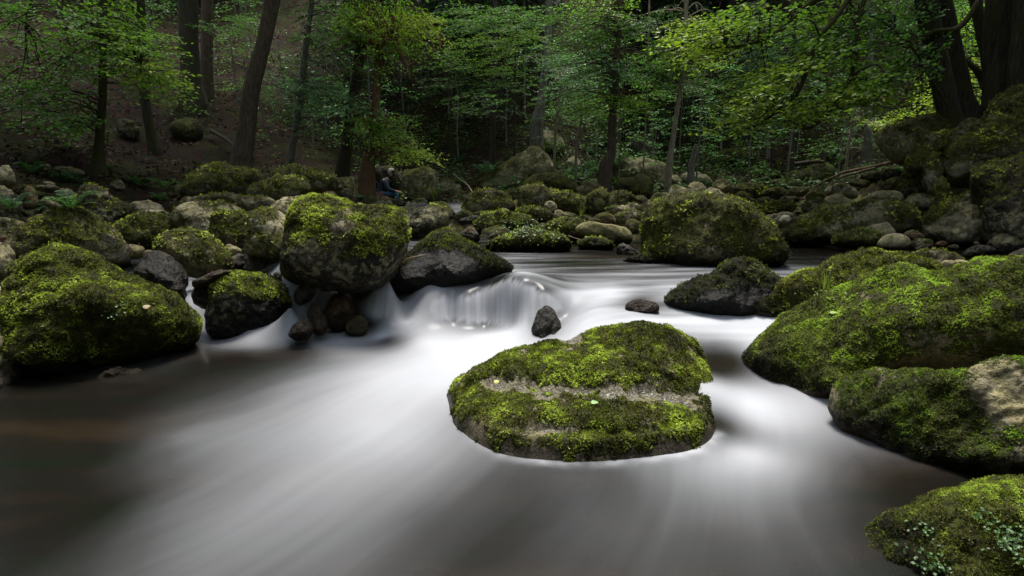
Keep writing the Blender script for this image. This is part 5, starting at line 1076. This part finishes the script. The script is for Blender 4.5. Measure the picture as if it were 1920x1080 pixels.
tree("maple_tree", "thick upright trunk near the right edge, on the rounded dark boulder", "tree", "1868,225,46.8 1868,180,42.12 1870,110,40.56 1872,40,40.56 1876,-20,40.56", 11, BARKDARK, top=10, crown=(3, 2.6, 170, 'g'), limbs=[("1850,160,14 1835,135,11 1815,118,9 1800,105,7", 11.3), ("1812,110,8 1835,140,9 1848,175,9 1852,215,9", 11.6)], group=RB)
tree("maple_tree", "slanting trunk half hidden behind the thick upright one", "tree", "1858,215,18.72 1850,110,17.16 1840,60,17.16 1826,-20,17.16", 12, BARKDARK, [(1820, 60, 30, 50, 14, 'l', 2), (1830, 140, 25, 40, 12, 'y', 3), (1800, 20, 40, 30, 9, 'g', 2), (1835, 200, 22, 20, 7, 'y', 3), (1740, 185, 22, 35, 8, 'y', 2.5), (1700, 215, 25, 8, 4, 'y', 2)], top=10, crown=(2.6, 2.4, 110, 'g'), group=RB)
tree("maple_tree", "dark trunk cut by the right edge of the view", "tree", "1905,190,31.2 1906,120,24.96 1912,50,23.4 1918,-20,23.4", 10.4, BARKDARK, top=9, crown=(3, 2.4, 150, 'g'), group=RB)

# saplings and spruces filling the wood behind, copied from a few patterns
def sapling(seed, tint, h, nspr):
    rs = np.random.RandomState(seed)
    root = empty("young_beech", (0, 0, 0)); P = np.array([[0, 0, -.3], [.03, 0, h * .35], [.0, .05, h * .7], [.08, 0, h]])
    V, Q = trunk_mesh(P, np.array([.04, .03, .022, .01]), 7, seed, .2, False); mesh_from("trunk", V, Q, BARKGREY, parent=root)
    Ls = []
    for k in range(nspr):
        z = h * rs.uniform(.22, 1.0); a = rs.rand() * 6.283; dv = np.array([math.cos(a), math.sin(a), -.05]); r = rs.uniform(0, .9) * (1.25 - z / h) * h * .35
        s = spray(np.array([0, 0, z]) + dv * r, dv, rs.uniform(.7, 1.1), .42, .085, rs, tint, .2, 1.05); Ls.append(s[:5])
    Pq, D, Nn, L, C = [np.concatenate([s[k] for s in Ls]) for k in range(5)]
    V, Q, C = leaves_mesh(Pq, D, Nn, L, C); mesh_from("foliage", V, Q, LEAF, False, colors={"tint": C}, parent=root)
    return root
def spruce(seed, h):
    rs = np.random.RandomState(seed)
    root = empty("far_spruce", (0, 0, 0)); P = np.array([[0, 0, -.5], [0, 0, h * .4], [.05, 0, h * .75], [0, 0, h]])
    V, Q = trunk_mesh(P, np.array([.17, .13, .08, .02]), 10, seed, .5, True); mesh_from("trunk", V, Q, BARKDARK, parent=root)
    Ls = []; br = []
    for z in np.arange(1.0, h, .4):
        reach = (1 - z / h) * 3.0 + .25; nb = 6
        for k in range(nb):
            a = rs.rand() * 6.283; dv = np.array([math.cos(a), math.sin(a), -.25]); dv /= np.linalg.norm(dv)
            o = np.array([0, 0, z + rs.uniform(-.15, .15)]); bare = z < 2.6 and rs.rand() < .6
            n = 14; t = np.linspace(.15, 1, n)[:, None]; B = o + dv * reach * t * rs.uniform(.7, 1.1) + np.array([0, 0, 1]) * (-.18 * t ** 2 * reach)
            br.append(tube(B[::4], np.linspace(.02, .004, len(B[::4])), 3))
            if bare: continue
            side = np.cross(dv, UPV)
            PP = np.repeat(B, 5, 0); m = len(PP)
            D = side * rs.choice([-1, 1], m)[:, None] * .8 + dv * .5 + rs.normal(0, .2, (m, 3)) + np.array([0, 0, -.35]); D /= np.linalg.norm(D, axis=1)[:, None]
            Nn = UPV + rs.normal(0, .3, (m, 3)); Nn /= np.linalg.norm(Nn, axis=1)[:, None]
            C = np.array([.022, .042, .016]) * rs.uniform(.6, 1.5, (m, 1))
            Ls.append((PP, D, Nn, rs.uniform(.2, .46, m), C))
    V, Q = join(br); mesh_from("branches", V, Q, BARKDARK, parent=root)
    Pq, D, Nn, L, C = [np.concatenate([s[k] for s in Ls]) for k in range(5)]
    V, Q, C = leaves_mesh(Pq, D, Nn, L, C, .22); mesh_from("foliage", V, Q, LEAF, False, colors={"tint": C}, parent=root)
    return root
rs = np.random.RandomState(21)
protos = [sapling(1, 'g', 3.2, 30), sapling(2, 'b', 4.2, 36), sapling(3, 'd', 2.6, 26)]
taken = []; used = [0, 0, 0]; nplaced = 0
for k in range(4000):
    if nplaced >= 130: break
    y = rs.uniform(17.5, 31); x = rs.uniform(-1.0, 1.0) * y
    if y < 21 and abs(x) < 3: continue
    dark = x < -.25 * y
    if dark and rs.rand() < .5: continue
    if any((x - a) ** 2 + (y - b) ** 2 < 1.7 for a, b in taken): continue
    taken.append((x, y)); kind = (2 if rs.rand() < .75 else 0) if dark else int(rs.choice([0, 1, 2], p=[.4, .3, .3]))
    o = protos[kind] if used[kind] == 0 else copy_tree(protos[kind]); used[kind] += 1; nplaced += 1
    o.location = (x, y, float(GZ([[x, y]])[0])); o.rotation_euler.z = rs.rand() * 6.28; s = rs.uniform(.7, 1.25); o.scale = (s, s, s)
    tag(o, ["green beech sapling in the undergrowth of the far slope", "bluish-green beech sapling in the undergrowth of the far slope", "dark little sapling in the undergrowth of the far slope"][kind], "sapling", ["green saplings on the slope", "bluish saplings on the slope", "dark saplings on the slope"][kind])
protos = [spruce(11, 19), spruce(12, 22)]; used = [0, 0]; taken = []; nplaced = 0
for k in range(3000):
    if nplaced >= 64: break
    y = rs.uniform(23.5, 48); x = rs.uniform(-1.05, 1.05) * y
    if any((x - a) ** 2 + (y - b) ** 2 < 5 for a, b in taken): continue
    taken.append((x, y)); kind = nplaced % 2
    o = protos[kind] if used[kind] == 0 else copy_tree(protos[kind]); used[kind] += 1; nplaced += 1
    o.location = (x, y, float(GZ([[x, y]])[0])); o.rotation_euler.z = rs.rand() * 6.28; s = rs.uniform(.8, 1.3); o.scale = (s, s, s)
    tag(o, "dark spruce among many on the far wooded slope", "tree", "spruces on the far slope")
# the wood that closes in behind and beside the photographer: one mass of foliage
Ls = []
for k in range(6500):
    a = rs.uniform(0, 6.283); r = rs.uniform(9.5, 17)
    x, y = r * math.cos(a), 2.5 + r * math.sin(a)
    if y > 4 and abs(x) < y * 1.12 + 1.0: continue
    z = 15 * rs.rand() ** 1.15; p = np.array([x, y, z + max(0, float(GZ([[x, y]])[0]) * .4)])
    dv = np.array([rs.normal(), rs.normal(), -.1]); s = spray(p, dv, 2.2, 1.3, .5, rs, 'd', .2, .9, .5); Ls.append(s[:5])
Pq, D, Nn, L, C = [np.concatenate([s[k] for s in Ls]) for k in range(5)]
print("wood leaves", len(Pq))
V, Q, C = leaves_mesh(Pq, D, Nn, L, C, .7)
tag(mesh_from("surrounding_wood", V, Q, LEAF, False, colors={"tint": C}), "dark green wood closing round the clearing", "wood", kind="stuff")
# low green growth over the slope, too dense to count
rs = np.random.RandomState(91)
n = 75000; y = rs.uniform(16.5, 32, n); x = rs.uniform(-.98, .98, n) * y
pp_ = np.column_stack([x, y, np.zeros(n)]); kp = fbm(pp_ * .45 + 3, 3) + .3 * (x > -.25 * y) > rs.rand(n) * .4; x, y = x[kp], y[kp]; n = len(x)
P = np.column_stack([x, y, GZ(np.column_stack([x, y])) + rs.rand(n) ** 1.6 * .55])
a = rs.rand(n) * 6.283; D = np.column_stack([np.cos(a), np.sin(a), rs.normal(-.1, .25, n)]); D /= np.linalg.norm(D, axis=1)[:, None]
Nn = UPV + rs.normal(0, .35, (n, 3)); Nn /= np.linalg.norm(Nn, axis=1)[:, None]
V, Q, C = leaves_mesh(P, D, Nn, rs.uniform(.06, .14, n), np.array([.07, .14, .045]) * rs.uniform(.5, 1.4, (n, 1)), .6)
tag(mesh_from("undergrowth", V, Q, LEAF, False, colors={"tint": C}), "low green plants spreading over the wooded slope", "undergrowth", kind="stuff")
print("trees done")
# ------------------------------------------------------------------ leaf litter on the banks
rs = np.random.RandomState(31)
n = 60000; y = rs.uniform(7.5, 27, n); x = rs.uniform(-1, 1, n) * y * 1.0
k = (y > 12.5) | (x < -4.2); x, y = x[k], y[k]; n = len(x)
P = np.column_stack([x, y, GZ(np.column_stack([x, y])) + .015]); keep = fbm(P * .8, 3) > -.12; P = P[keep]; n = len(P)
D = rs.normal(size=(n, 3)) * [1, 1, .3]; D /= np.linalg.norm(D, axis=1)[:, None]
Nn = UPV + rs.normal(0, .45, (n, 3)); Nn /= np.linalg.norm(Nn, axis=1)[:, None]
C = np.array([.045, .022, .013]) * rs.uniform(.35, 1.6, (n, 1)) * np.where(rs.rand(n, 1) < .15, 1.5, 1) * np.column_stack([np.ones(n), rs.uniform(.8, 1.15, n), rs.uniform(.7, 1.4, n)])
V, Q, C = leaves_mesh(P, D, Nn, rs.uniform(.05, .1, n), C, .7)
tag(mesh_from("leaf_litter", V, Q, LITTER, False, colors={"tint": C}), "reddish-brown fallen leaves covering the banks under the trees", "leaf litter", kind="stuff")

# ------------------------------------------------------------------ ferns
def fern(seed, nf, L, tint):
    rs = np.random.RandomState(seed); root = empty("fern", (0, 0, 0))
    for f in range(nf):
        a = f * 6.283 / nf + rs.normal(0, .25); el = rs.uniform(.5, 1.15); l = L * rs.uniform(.7, 1.1)
        t = np.linspace(0, 1, 26); h = np.array([math.cos(a), math.sin(a), 0])
        B = h * (l * t * math.cos(el * .6))[:, None] + UPV * (l * (np.sin(t * 1.9) * .62 * el))[:, None] - UPV * (t ** 3 * l * .28)[:, None]
        T = np.gradient(B, axis=0); T /= np.linalg.norm(T, axis=1)[:, None]; side = np.cross(T, UPV); side /= np.linalg.norm(side, axis=1)[:, None]
        w = np.sin(np.clip(t * 1.08, 0, 1) ** .75 * np.pi) * l * .24 + .004
        PP = np.vstack([B, B]); DD = np.vstack([side + T * .35, -side + T * .35]) + rs.normal(0, .06, (52, 3)) - UPV * .12; DD /= np.linalg.norm(DD, axis=1)[:, None]
        Nn = np.cross(DD, np.vstack([T, T])); Nn *= np.sign(Nn[:, 2:3] + 1e-9); Nn /= np.linalg.norm(Nn, axis=1)[:, None]
        C = np.tile(np.array(tint), (52, 1)) * rs.uniform(.7, 1.3, (52, 1))
        V, Q, C = leaves_mesh(PP, DD, Nn, np.concatenate([w, w]), C, .26)
        V2, Q2 = tube(B, np.linspace(.006, .002, 26), 3); V, Q = join([(V, Q), (V2, Q2)]); C = np.vstack([C, np.tile([.06, .07, .02], (len(V2), 1))])
        mesh_from("frond", V, Q, LEAF, False, colors={"tint": C}, parent=root)
    return root
fp = [fern(1, 9, .55, (.05, .11, .03)), fern(2, 7, .5, (.055, .12, .055))]; uf = [0, 0]
spots = [(265, 345, 10, 0, "big fresh green fern arching above the slanting boulder"), (300, 372, 8.6, 0, "fern leaning beside the grey rounded rock"), (312, 350, 9.3, 0, "upright narrow fern behind the broad leaning fern"), (200, 318, 10.6, 0, "fern at the foot of the slim left trunk"),
         (118, 335, 9.5, 0, "ferns spreading over the pinkish slab's foot"), (150, 340, 9.3, 1, "darker fern right of the pinkish slab"), (60, 322, 9.6, 0, "light fern above the left rocks"), (65, 395, 7.6, 1, "fern low among the left bank rocks"), (25, 388, 7.6, 1, "fern at the far left among rocks"), (90, 392, 7.6, 0, "small fern right of the upright brown block"), (135, 388, 7.7, 0, "little fern before the flat dark stone"),
         (868, 342, 15.5, 0, "bright fern below the bare thin stick"), (965, 335, 13.8, 1, "pale fern growing on the huge slanting boulder"), (920, 318, 17, 1, "bluish fern left of the huge slanting boulder"), (905, 322, 17.2, 1, "small bluish fern near the slanting boulder's foot"),
         (1065, 322, 15.8, 1, "bluish fern right of the huge slanting boulder"), (1085, 318, 15.5, 1, "fern in the middle of the pale fern patch"), (1100, 330, 15, 1, "fern at the front of the pale fern patch"), (1112, 315, 15.6, 1, "fern at the right end of the pale fern patch"), (1078, 335, 14.8, 0, "low bright fern under the pale patch"), (1125, 322, 15.3, 0, "bright fern against the great lichened boulder"),
         (1130, 285, 17.5, 1, "fern on the slope left of the forked trunk"), (1105, 285, 17.8, 1, "fern higher on the central slope"), (860, 300, 17.5, 1, "fern among rocks under the yellow-green sprays"), (1155, 305, 15.8, 0, "fern at the foot of the forked trunk"),
         (1555, 292, 18, 1, "leafy clump right of the short dark trunk"), (1575, 298, 17.5, 1, "leafy clump behind the white block"), (1380, 308, 18.5, 0, "fern on the far leafy bank"), (1690, 318, 11, 0, "small bright fern at the end of the drift logs")]
for (px, py, yd, kd, lb) in spots:
    o = fp[kd] if uf[kd] == 0 else copy_tree(fp[kd]); uf[kd] += 1
    p = on_rock(px, py + 4, 3.0)[0]
    o.location = Vector(p); o.rotation_euler.z = rs.rand() * 6.28; s = rs.uniform(.7, 1.1) * (1.15 if yd > 14 else .7); o.scale = (s, s, s)
    tag(o, lb, "fern", "ferns along the banks")

# ------------------------------------------------------------------ drift logs and sticks
def log(name, label, pts, yd0, yd1, mat, seg=10, cat="log"):
    A = np.array([[float(c) for c in t.split(",")] for t in pts.split()]); n = len(A)
    Ys = np.linspace(yd0, yd1, n); P = at(A[:, 0], A[:, 1], Ys); R = A[:, 2] * Ys / F / 2
    root_ = None
    V, Q = trunk_mesh(P, R, seg, hash_(label) % 9, .04, False)
    caps = []
    o = mesh_from(name, V, Q, mat); return tag(o, label, cat)
E_ = lambda s: " ".join("%g,%g,%g" % (1500 + float(a) / 6, 280 + float(b) / 6, float(c) / 6) for a, b, c in (t.split(",") for t in s.split()))
log("drift_log", "long bleached split log lying along the top of the right rubble", E_("395,300,18 470,265,26 580,238,28 720,212,30 860,185,34 1000,155,44 1100,130,50 1195,112,56"), 12.6, 11.0, WOOD)
log("drift_log", "shorter bleached log propped under the long split one", E_("430,330,14 520,292,26 640,268,30 740,235,34 850,212,26"), 12.2, 11.6, WOOD)
log("drift_log", "thin mossy branch fallen from the logs down to the left rubble", E_("60,500,12 180,410,16 300,340,18 420,290,16"), 11.3, 12.4, BARKMOSS)
log("stick", "pale thin bent stick slanting from the roof-like slab", " ".join("%g,%g,%g" % (580 + float(a) / 6, 280 + float(b) / 6, 1.6) for a, b in ((1620, 270), (1700, 340), (1770, 390), (1810, 440), (1840, 495))), 15.5, 12.5, BARKPALE, 5, "stick")
log("stick", "broken stick lying on the left flank of the black triangular boulder", "742,494,4 760,487,4.5 775,483,4.5 790,480,4 798,478,3", 5.62, 5.6, WOOD, 6, "stick")
log("stick", "dark twig standing up beside the broken stick", "748,490,3 756,477,2.5 764,464,1.5", 5.6, 5.7, BARKDARK, 5, "stick")
log("stick", "small pale stick by the water under the oblong boulder", "1065,442,2 1076,446,2 1088,449,1.5", 8.5, 8.4, WOOD, 5, "stick")
log("stick", "bare grey stick lying on the leaf litter at left", "265,318,3 300,322,2.5 345,328,2", 12.0, 12.3, BARKGREY, 5, "stick")
log("fallen_log", "dead fallen trunk on the dark left slope", "395,245,7 425,262,6 450,285,5 470,300,4", 16.5, 15.0, BARKDARK, 8)
log("fallen_log", "dark rotten log end above the large mossy block", "1490,308,8 1510,305,8 1530,303,8 1545,304,6", 15.5, 15.3, BARKDARK, 8)

# ------------------------------------------------------------------ the man sitting by the stream and his tripod
def skin(name, pts, edges, mat, parent, loc=(0, 0, 0), sub=2):
    me = bpy.data.meshes.new(name); me.from_pydata([p[:3] for p in pts], edges, []); o = bpy.data.objects.new(name, me); col.objects.link(o)
    md = o.modifiers.new("skin", 'SKIN'); 
    for v, p in zip(me.skin_vertices[0].data, pts): v.radius = (p[3], p[4] if len(p) > 4 else p[3])
    me.skin_vertices[0].data[0].use_root = True
    ss = o.modifiers.new("sub", 'SUBSURF'); ss.levels = sub; ss.render_levels = sub
    me.materials.append(mat); o.parent = parent; return o
mskin, mjac, mjean, mhair, mboot = plain("skin", (.42, .24, .17), .6), plain("dark_jacket", (.018, .028, .045), .85), plain("blue_jeans", (.06, .14, .30), .85), plain("grey_hair", (.30, .28, .27), .9), plain("dark_boot", (.02, .016, .014), .7)
yd = 16.4; pp = at(714, 371, yd)
man = empty("person", pp); tag(man, "person in a dark jacket and blue jeans sitting hunched among the rocks, grey hair", "person")
S = [(0, 0, .06, .15), (.05, 0, .22, .14), (.13, 0, .38, .155), (.20, 0, .50, .11), (.26, 0, .565, .055), (.32, 0, .63, .085), (.355, 0, .70, .09),        # 0-6 pelvis..head
     (.20, .19, .47, .06), (.26, .25, .25, .048), (.46, .17, .17, .036), (.53, .13, .16, .028), (.20, -.19, .47, .06), (.27, -.26, .25, .048), (.47, -.16, .19, .036), (.54, -.11, .18, .028),
     (.08, .10, .05, .09), (.46, .13, .14, .07), (.44, .14, -.12, .055), (.42, .14, -.33, .042), (.55, .15, -.37, .035), (.08, -.10, .05, .09), (.47, -.12, .16, .07), (.50, -.13, -.12, .055), (.49, -.13, -.33, .042), (.62, -.14, -.37, .035)]
Ed = [(0, 1), (1, 2), (2, 3), (3, 4), (4, 5), (5, 6), (3, 7), (7, 8), (8, 9), (9, 10), (3, 11), (11, 12), (12, 13), (13, 14), (0, 15), (15, 16), (16, 17), (17, 18), (18, 19), (0, 20), (20, 21), (21, 22), (22, 23), (23, 24)]
for h, s in ((10, 1), (14, -1)):
    hx, hy, hz = S[h][:3]
    for q, (dy, l) in enumerate(((-.03, .05), (-.012, .072), (.004, .08), (.02, .074), (.035, .06))):
        b = len(S); S.append((hx + .035, hy + dy * s, hz - .005, .0095)); S.append((hx + .035 + l * .5, hy + dy * s * 1.15, hz - .02, .008)); S.append((hx + .03 + l * .8, hy + dy * s * 1.1, hz - .05, .007))
        Ed += [(h, b), (b, b + 1), (b + 1, b + 2)]
skin("body", S, Ed, mskin, man)
J = [(x[0], x[1], x[2], x[3] * 1.13) for x in S[:4]] + [(S[4][0] - .02, 0, S[4][2] - .02, .075)] + [(S[i][0], S[i][1], S[i][2], S[i][3] * 1.35) for i in (7, 8, 9)] + [(S[i][0], S[i][1], S[i][2], S[i][3] * 1.35) for i in (11, 12, 13)]
skin("jacket", J, [(0, 1), (1, 2), (2, 3), (3, 4), (3, 5), (5, 6), (6, 7), (3, 8), (8, 9), (9, 10)], mjac, man)
Jn = [(0, 0, .04, .165)] + [(S[i][0], S[i][1], S[i][2], S[i][3] * 1.2) for i in (15, 16, 17, 18)] + [(S[i][0], S[i][1], S[i][2], S[i][3] * 1.2) for i in (20, 21, 22, 23)]
skin("jeans", Jn, [(0, 1), (1, 2), (2, 3), (3, 4), (0, 5), (5, 6), (6, 7), (7, 8)], mjean, man)
for s, i in ((1, 18), (-1, 23)):
    x, y, z = S[i][:3]; skin("boot", [(x, y, z, .055), (x + .06, y, z - .05, .05), (x + .15, y, z - .06, .04)], [(0, 1), (1, 2)], mboot, man)
V, T = ico(4); Vh = V * [.115, .10, .12] + [.335, 0, .715]; kk = V[:, 0] * .8 - V[:, 2] * .75 < .12; Tm = T[kk[T].all(1)]
Vh = Vh + V * (.01 * fbm(Vh * 30, 2))[:, None]; mesh_from("hair", Vh, Tm, mhair, parent=man)
for s in (1, -1):
    mesh_from("ear", V * [.022, .012, .03] + [.33, .092 * s, .68], T, mskin, parent=man)
mesh_from("nose", V * [.022, .014, .026] + [.445, 0, .655], T, mskin, parent=man)
for s in (1, -1): mesh_from("eye", V * [.010, .013, .010] + [.428, .032 * s, .685], T, plain("eye_dark", (.03, .02, .015), .3), parent=man)
mesh_from("mouth", V * [.012, .026, .006] + [.425, 0, .615], T, plain("lip", (.3, .12, .1), .6), parent=man)
tp = at(690, 372, 16.3); tri = empty("tripod", tp); tag(tri, "black camera tripod standing left of the sitting man", "tripod")
mb, ms = plain("black_metal", (.012, .012, .013), .5), plain("grey_tube", (.22, .22, .21), .4, .3)
for a, m in ((3.4, ms), (5.2, mb), (1.3, mb)):
    d = np.array([math.cos(a), math.sin(a), 0]); V, Q = tube(np.array([[0, 0, .42], d * .1 + [0, 0, .2], d * .2 + [0, 0, 0.0], d * .22 + [0, 0, -.05]]), np.array([.018, .016, .011, .012]), 8); mesh_from("leg", V, Q, m, parent=tri)
V, Q = tube(np.array([[0, 0, .3], [0, 0, .45], [0, 0, .46], [0, 0, .54], [0, 0, .55]]), np.array([.014, .014, .03, .03, .01]), 10); mesh_from("centre_column", V, Q, mb, parent=tri)
def rbox(c, s):
    bm = bmesh.new(); bmesh.ops.create_cube(bm, size=1); bmesh.ops.scale(bm, vec=s, verts=bm.verts); bmesh.ops.bevel(bm, geom=bm.edges, offset=min(s) * .15, segments=2, affect='EDGES')
    bmesh.ops.translate(bm, vec=c, verts=bm.verts); bmesh.ops.triangulate(bm, faces=bm.faces); V = np.array([v.co[:] for v in bm.verts]); T = np.array([[v.index for v in f.verts] for f in bm.faces]); bm.free(); return V, T
V, T = rbox((0, 0, .62), (.09, .15, .1)); cb = mesh_from("camera_body", V, T, mb, smooth=False, parent=tri)
V, Q = tube(np.array([[.04, 0, .62], [.1, 0, .62], [.101, 0, .62], [.14, 0, .62]]), np.array([.035, .035, .042, .042]), 16); mesh_from("lens", V, Q, mb, parent=cb)

# ------------------------------------------------------------------ grass clumps, small leafy plants, single leaves, needles
def grass(seed, n, h, tint):
    rs = np.random.RandomState(seed); parts = []; Cs = []
    for k in range(n):
        a = rs.rand() * 6.283; l = h * rs.uniform(.5, 1.1); b = rs.uniform(.1, .6); t = np.linspace(0, 1, 7)
        hd = np.array([math.cos(a), math.sin(a), 0]); B = hd * (rs.uniform(0, .05) + l * b * t ** 1.8)[:, None] + UPV * (l * (t - .35 * b * t ** 2.5))[:, None]
        sd_ = np.cross(hd, UPV) * (np.linspace(1, .05, 7) * .0045 * h / .3)[:, None]; V = np.vstack([B - sd_, B + sd_]); i = np.arange(6)
        parts.append((V, np.stack([i, i + 1, i + 8, i + 7], -1))); Cs.append(np.tile(np.array(tint) * rs.uniform(.6, 1.3), (14, 1)))
    V, Q = join(parts); return mesh_from("grass_tuft", V, Q, LEAF, colors={"tint": np.vstack(Cs)})
for k, (px, py, yd, n, h, lb) in enumerate([(812, 378, 14.2, 60, .55, "long-bladed grass clump below the pale-blotched boulder"), (1547, 545, 4.75, 34, .22, "thin grass sprouting from the long mossy boulder over the water"), (972, 425, 8.9, 26, .2, "grass tuft behind the leafy-crowned low boulder"),
                              (1090, 405, 9.6, 24, .22, "wiry grass on the mossy mound's right"), (984, 400, 10, 30, .22, "short grass on the mossy mound"), (755, 375, 14.8, 40, .35, "grass in front of the sitting man"), (1345, 322, 18, 60, .35, "yellowish grass on the far bank at left"), (1460, 316, 17.6, 80, .5, "yellow grass tuft hanging over the far bank")]):
    o = grass(50 + k, n, h, (.13, .17, .03) if k != 5 else (.16, .16, .05)); o.location = Vector(on_rock(px, py)[0]); tag(o, lb, "grass")
def leafy(seed, n, r, lf, tint, name, label, px, py, yd, up=.02, gpc=None):
    rs = np.random.RandomState(seed); P = rs.normal(0, 1, (n, 3)) * [r, r * .8, r * .18]; P[:, 2] = np.abs(P[:, 2]) + up
    a = rs.rand(n) * 6.283; D = np.column_stack([np.cos(a), np.sin(a), rs.normal(.1, .2, n)]); D /= np.linalg.norm(D, axis=1)[:, None]
    Nn = UPV + rs.normal(0, .25, (n, 3)); Nn /= np.linalg.norm(Nn, axis=1)[:, None]
    V, Q, C = leaves_mesh(P - D * lf / 2, D, Nn, rs.uniform(.6, 1.2, n) * lf, np.array(tint) * rs.uniform(.7, 1.3, (n, 1)), .8)
    st = [tube(np.array([p * [.9, .9, 0] - [0, 0, .03], p]), np.array([.0012, .0008]) * (lf / .03) ** .5, 3) for p in P]
    Vs, Qs = join(st); V2, Q2 = join([(V, Q), (Vs, Qs)]); C = np.vstack([C, np.tile([.07, .08, .03], (len(Vs), 1))])
    o = mesh_from(name, V2, Q2, LEAF, False, colors={"tint": C}); hp_, hn_, _ = on_rock(px, py); o.location = Vector(hp_ + hn_ * up * .5); o.rotation_euler = Vector(hn_ + np.array([0, 0, .6])).to_track_quat('Z', 'Y').to_euler(); return tag(o, label, "plant", gpc)
leafy(1, 150, .2, .03, (.09, .17, .05), "leafy_plant", "patch of small pale round leaves crowning the low boulder in the pool", 988, 440, 8.05, .03)
leafy(2, 16, .035, .05, (.12, .24, .03), "leafy_plant", "fresh green seedling at the back of the giant boulder's crown", 594, 360, 9.0, .04)
leafy(3, 40, .12, .09, (.10, .20, .09), "leafy_plant", "bluish leafy plant on the stone below the tripod", 674, 372, 14.2, .03)
leafy(4, 40, .25, .06, (.12, .17, .1), "leafy_plant", "pale leaves scattered behind the flat-topped block", 765, 386, 12.5, .02)
leafy(5, 50, .25, .09, (.12, .22, .03), "leafy_plant", "bright little plant right of the sitting man", 752, 368, 15.5, .03)
leafy(6, 26, .03, .016, (.055, .125, .03), "leafy_plant", "cluster of scalloped leaves on the left of the corner rock", 1735, 995, 1.98, .012)
leafy(7, 70, .045, .016, (.055, .125, .03), "leafy_plant", "cluster of scalloped leaves high on the corner rock", 1875, 990, 1.98, .012)
leafy(8, 70, .045, .016, (.05, .12, .03), "leafy_plant", "cluster of scalloped leaves at the bottom of the corner rock", 1760, 1066, 1.85, .012)
leafy(9, 60, .04, .016, (.055, .125, .03), "leafy_plant", "cluster of scalloped leaves at the right end of the corner rock", 1895, 1030, 1.92, .012)
leafy(10, 60, .05, .02, (.055, .13, .02), "leafy_plant", "dark green cushion growing in the huge left boulder's moss", 232, 570, 4.35, .0)
leafy(11, 30, .035, .018, (.055, .13, .02), "leafy_plant", "small dark cushion below the larger one on the huge left boulder", 218, 588, 4.3, .0)
leafy(12, 46, .1, .016, (.16, .22, .04), "leafy_plant", "tiny pale plant at the water side of the long mossy boulder", 1562, 550, 4.7, .0)

def one_leaf(label, px, py, yd, size, color, nrm=(0, -.3, 1)):
    th = np.linspace(0, 2 * np.pi, 19)[:-1]; r = 1 + .12 * np.cos(th) + .03 * np.cos(th * 7)
    r = r * (1 - .35 * np.exp(-((th - np.pi) / .35) ** 2) + .25 * np.exp(-(np.minimum(th, 2 * np.pi - th) / .3) ** 2))
    V = np.column_stack([r * np.cos(th) * size * .5, r * np.sin(th) * size * .36, .06 * size * np.cos(2 * th)]); V = np.vstack([V, [0, 0, 0], V * [1, 1, 1] - [0, 0, .0015], [0, 0, -.0015]])
    n = 18; i = np.arange(n); T = np.vstack([np.stack([np.full(n, n), i, (i + 1) % n], -1), np.stack([np.full(n, 2 * n + 1), n + 1 + (i + 1) % n, n + 1 + i], -1)])
    o = mesh_from("fallen_leaf", V, T, LEAF if color[1] > color[0] else LITTER, colors={"tint": np.tile(color, (len(V), 1))})
    h_, n_, _ = on_rock(px, py); o.location = Vector(h_ + n_ * .022); o.rotation_euler = Vector(n_ + np.array([0, -.2, .5])).to_track_quat('Z', 'Y').to_euler(); return tag(o, label, "leaf")
def surf_y(fn, px, py, lo, hi, off=.012):
    Ys = np.linspace(lo, hi, 300); P = at(np.full(300, px), np.full(300, py), Ys); b = np.nonzero(P[:, 2] < fn(P[:, :2]) + off)[0]
    return float(Ys[b[0]]) if len(b) else hi
one_leaf("pale green leaf lying on the lower tier of the mid-pool rock", 1115, 759, 0, .046, (.3, .46, .2))
one_leaf("thin yellow curled leaf at the left end of the silvery trough", 932, 718, 0, .04, (.55, .52, .2))
one_leaf("pale dry leaf lying on the huge left boulder's moss", 273, 577, 0, .05, (.36, .3, .2))
one_leaf("yellow-green leaf lying on the long mossy boulder near the grass", 1563, 590, 0, .045, (.35, .42, .12))
print("details done")
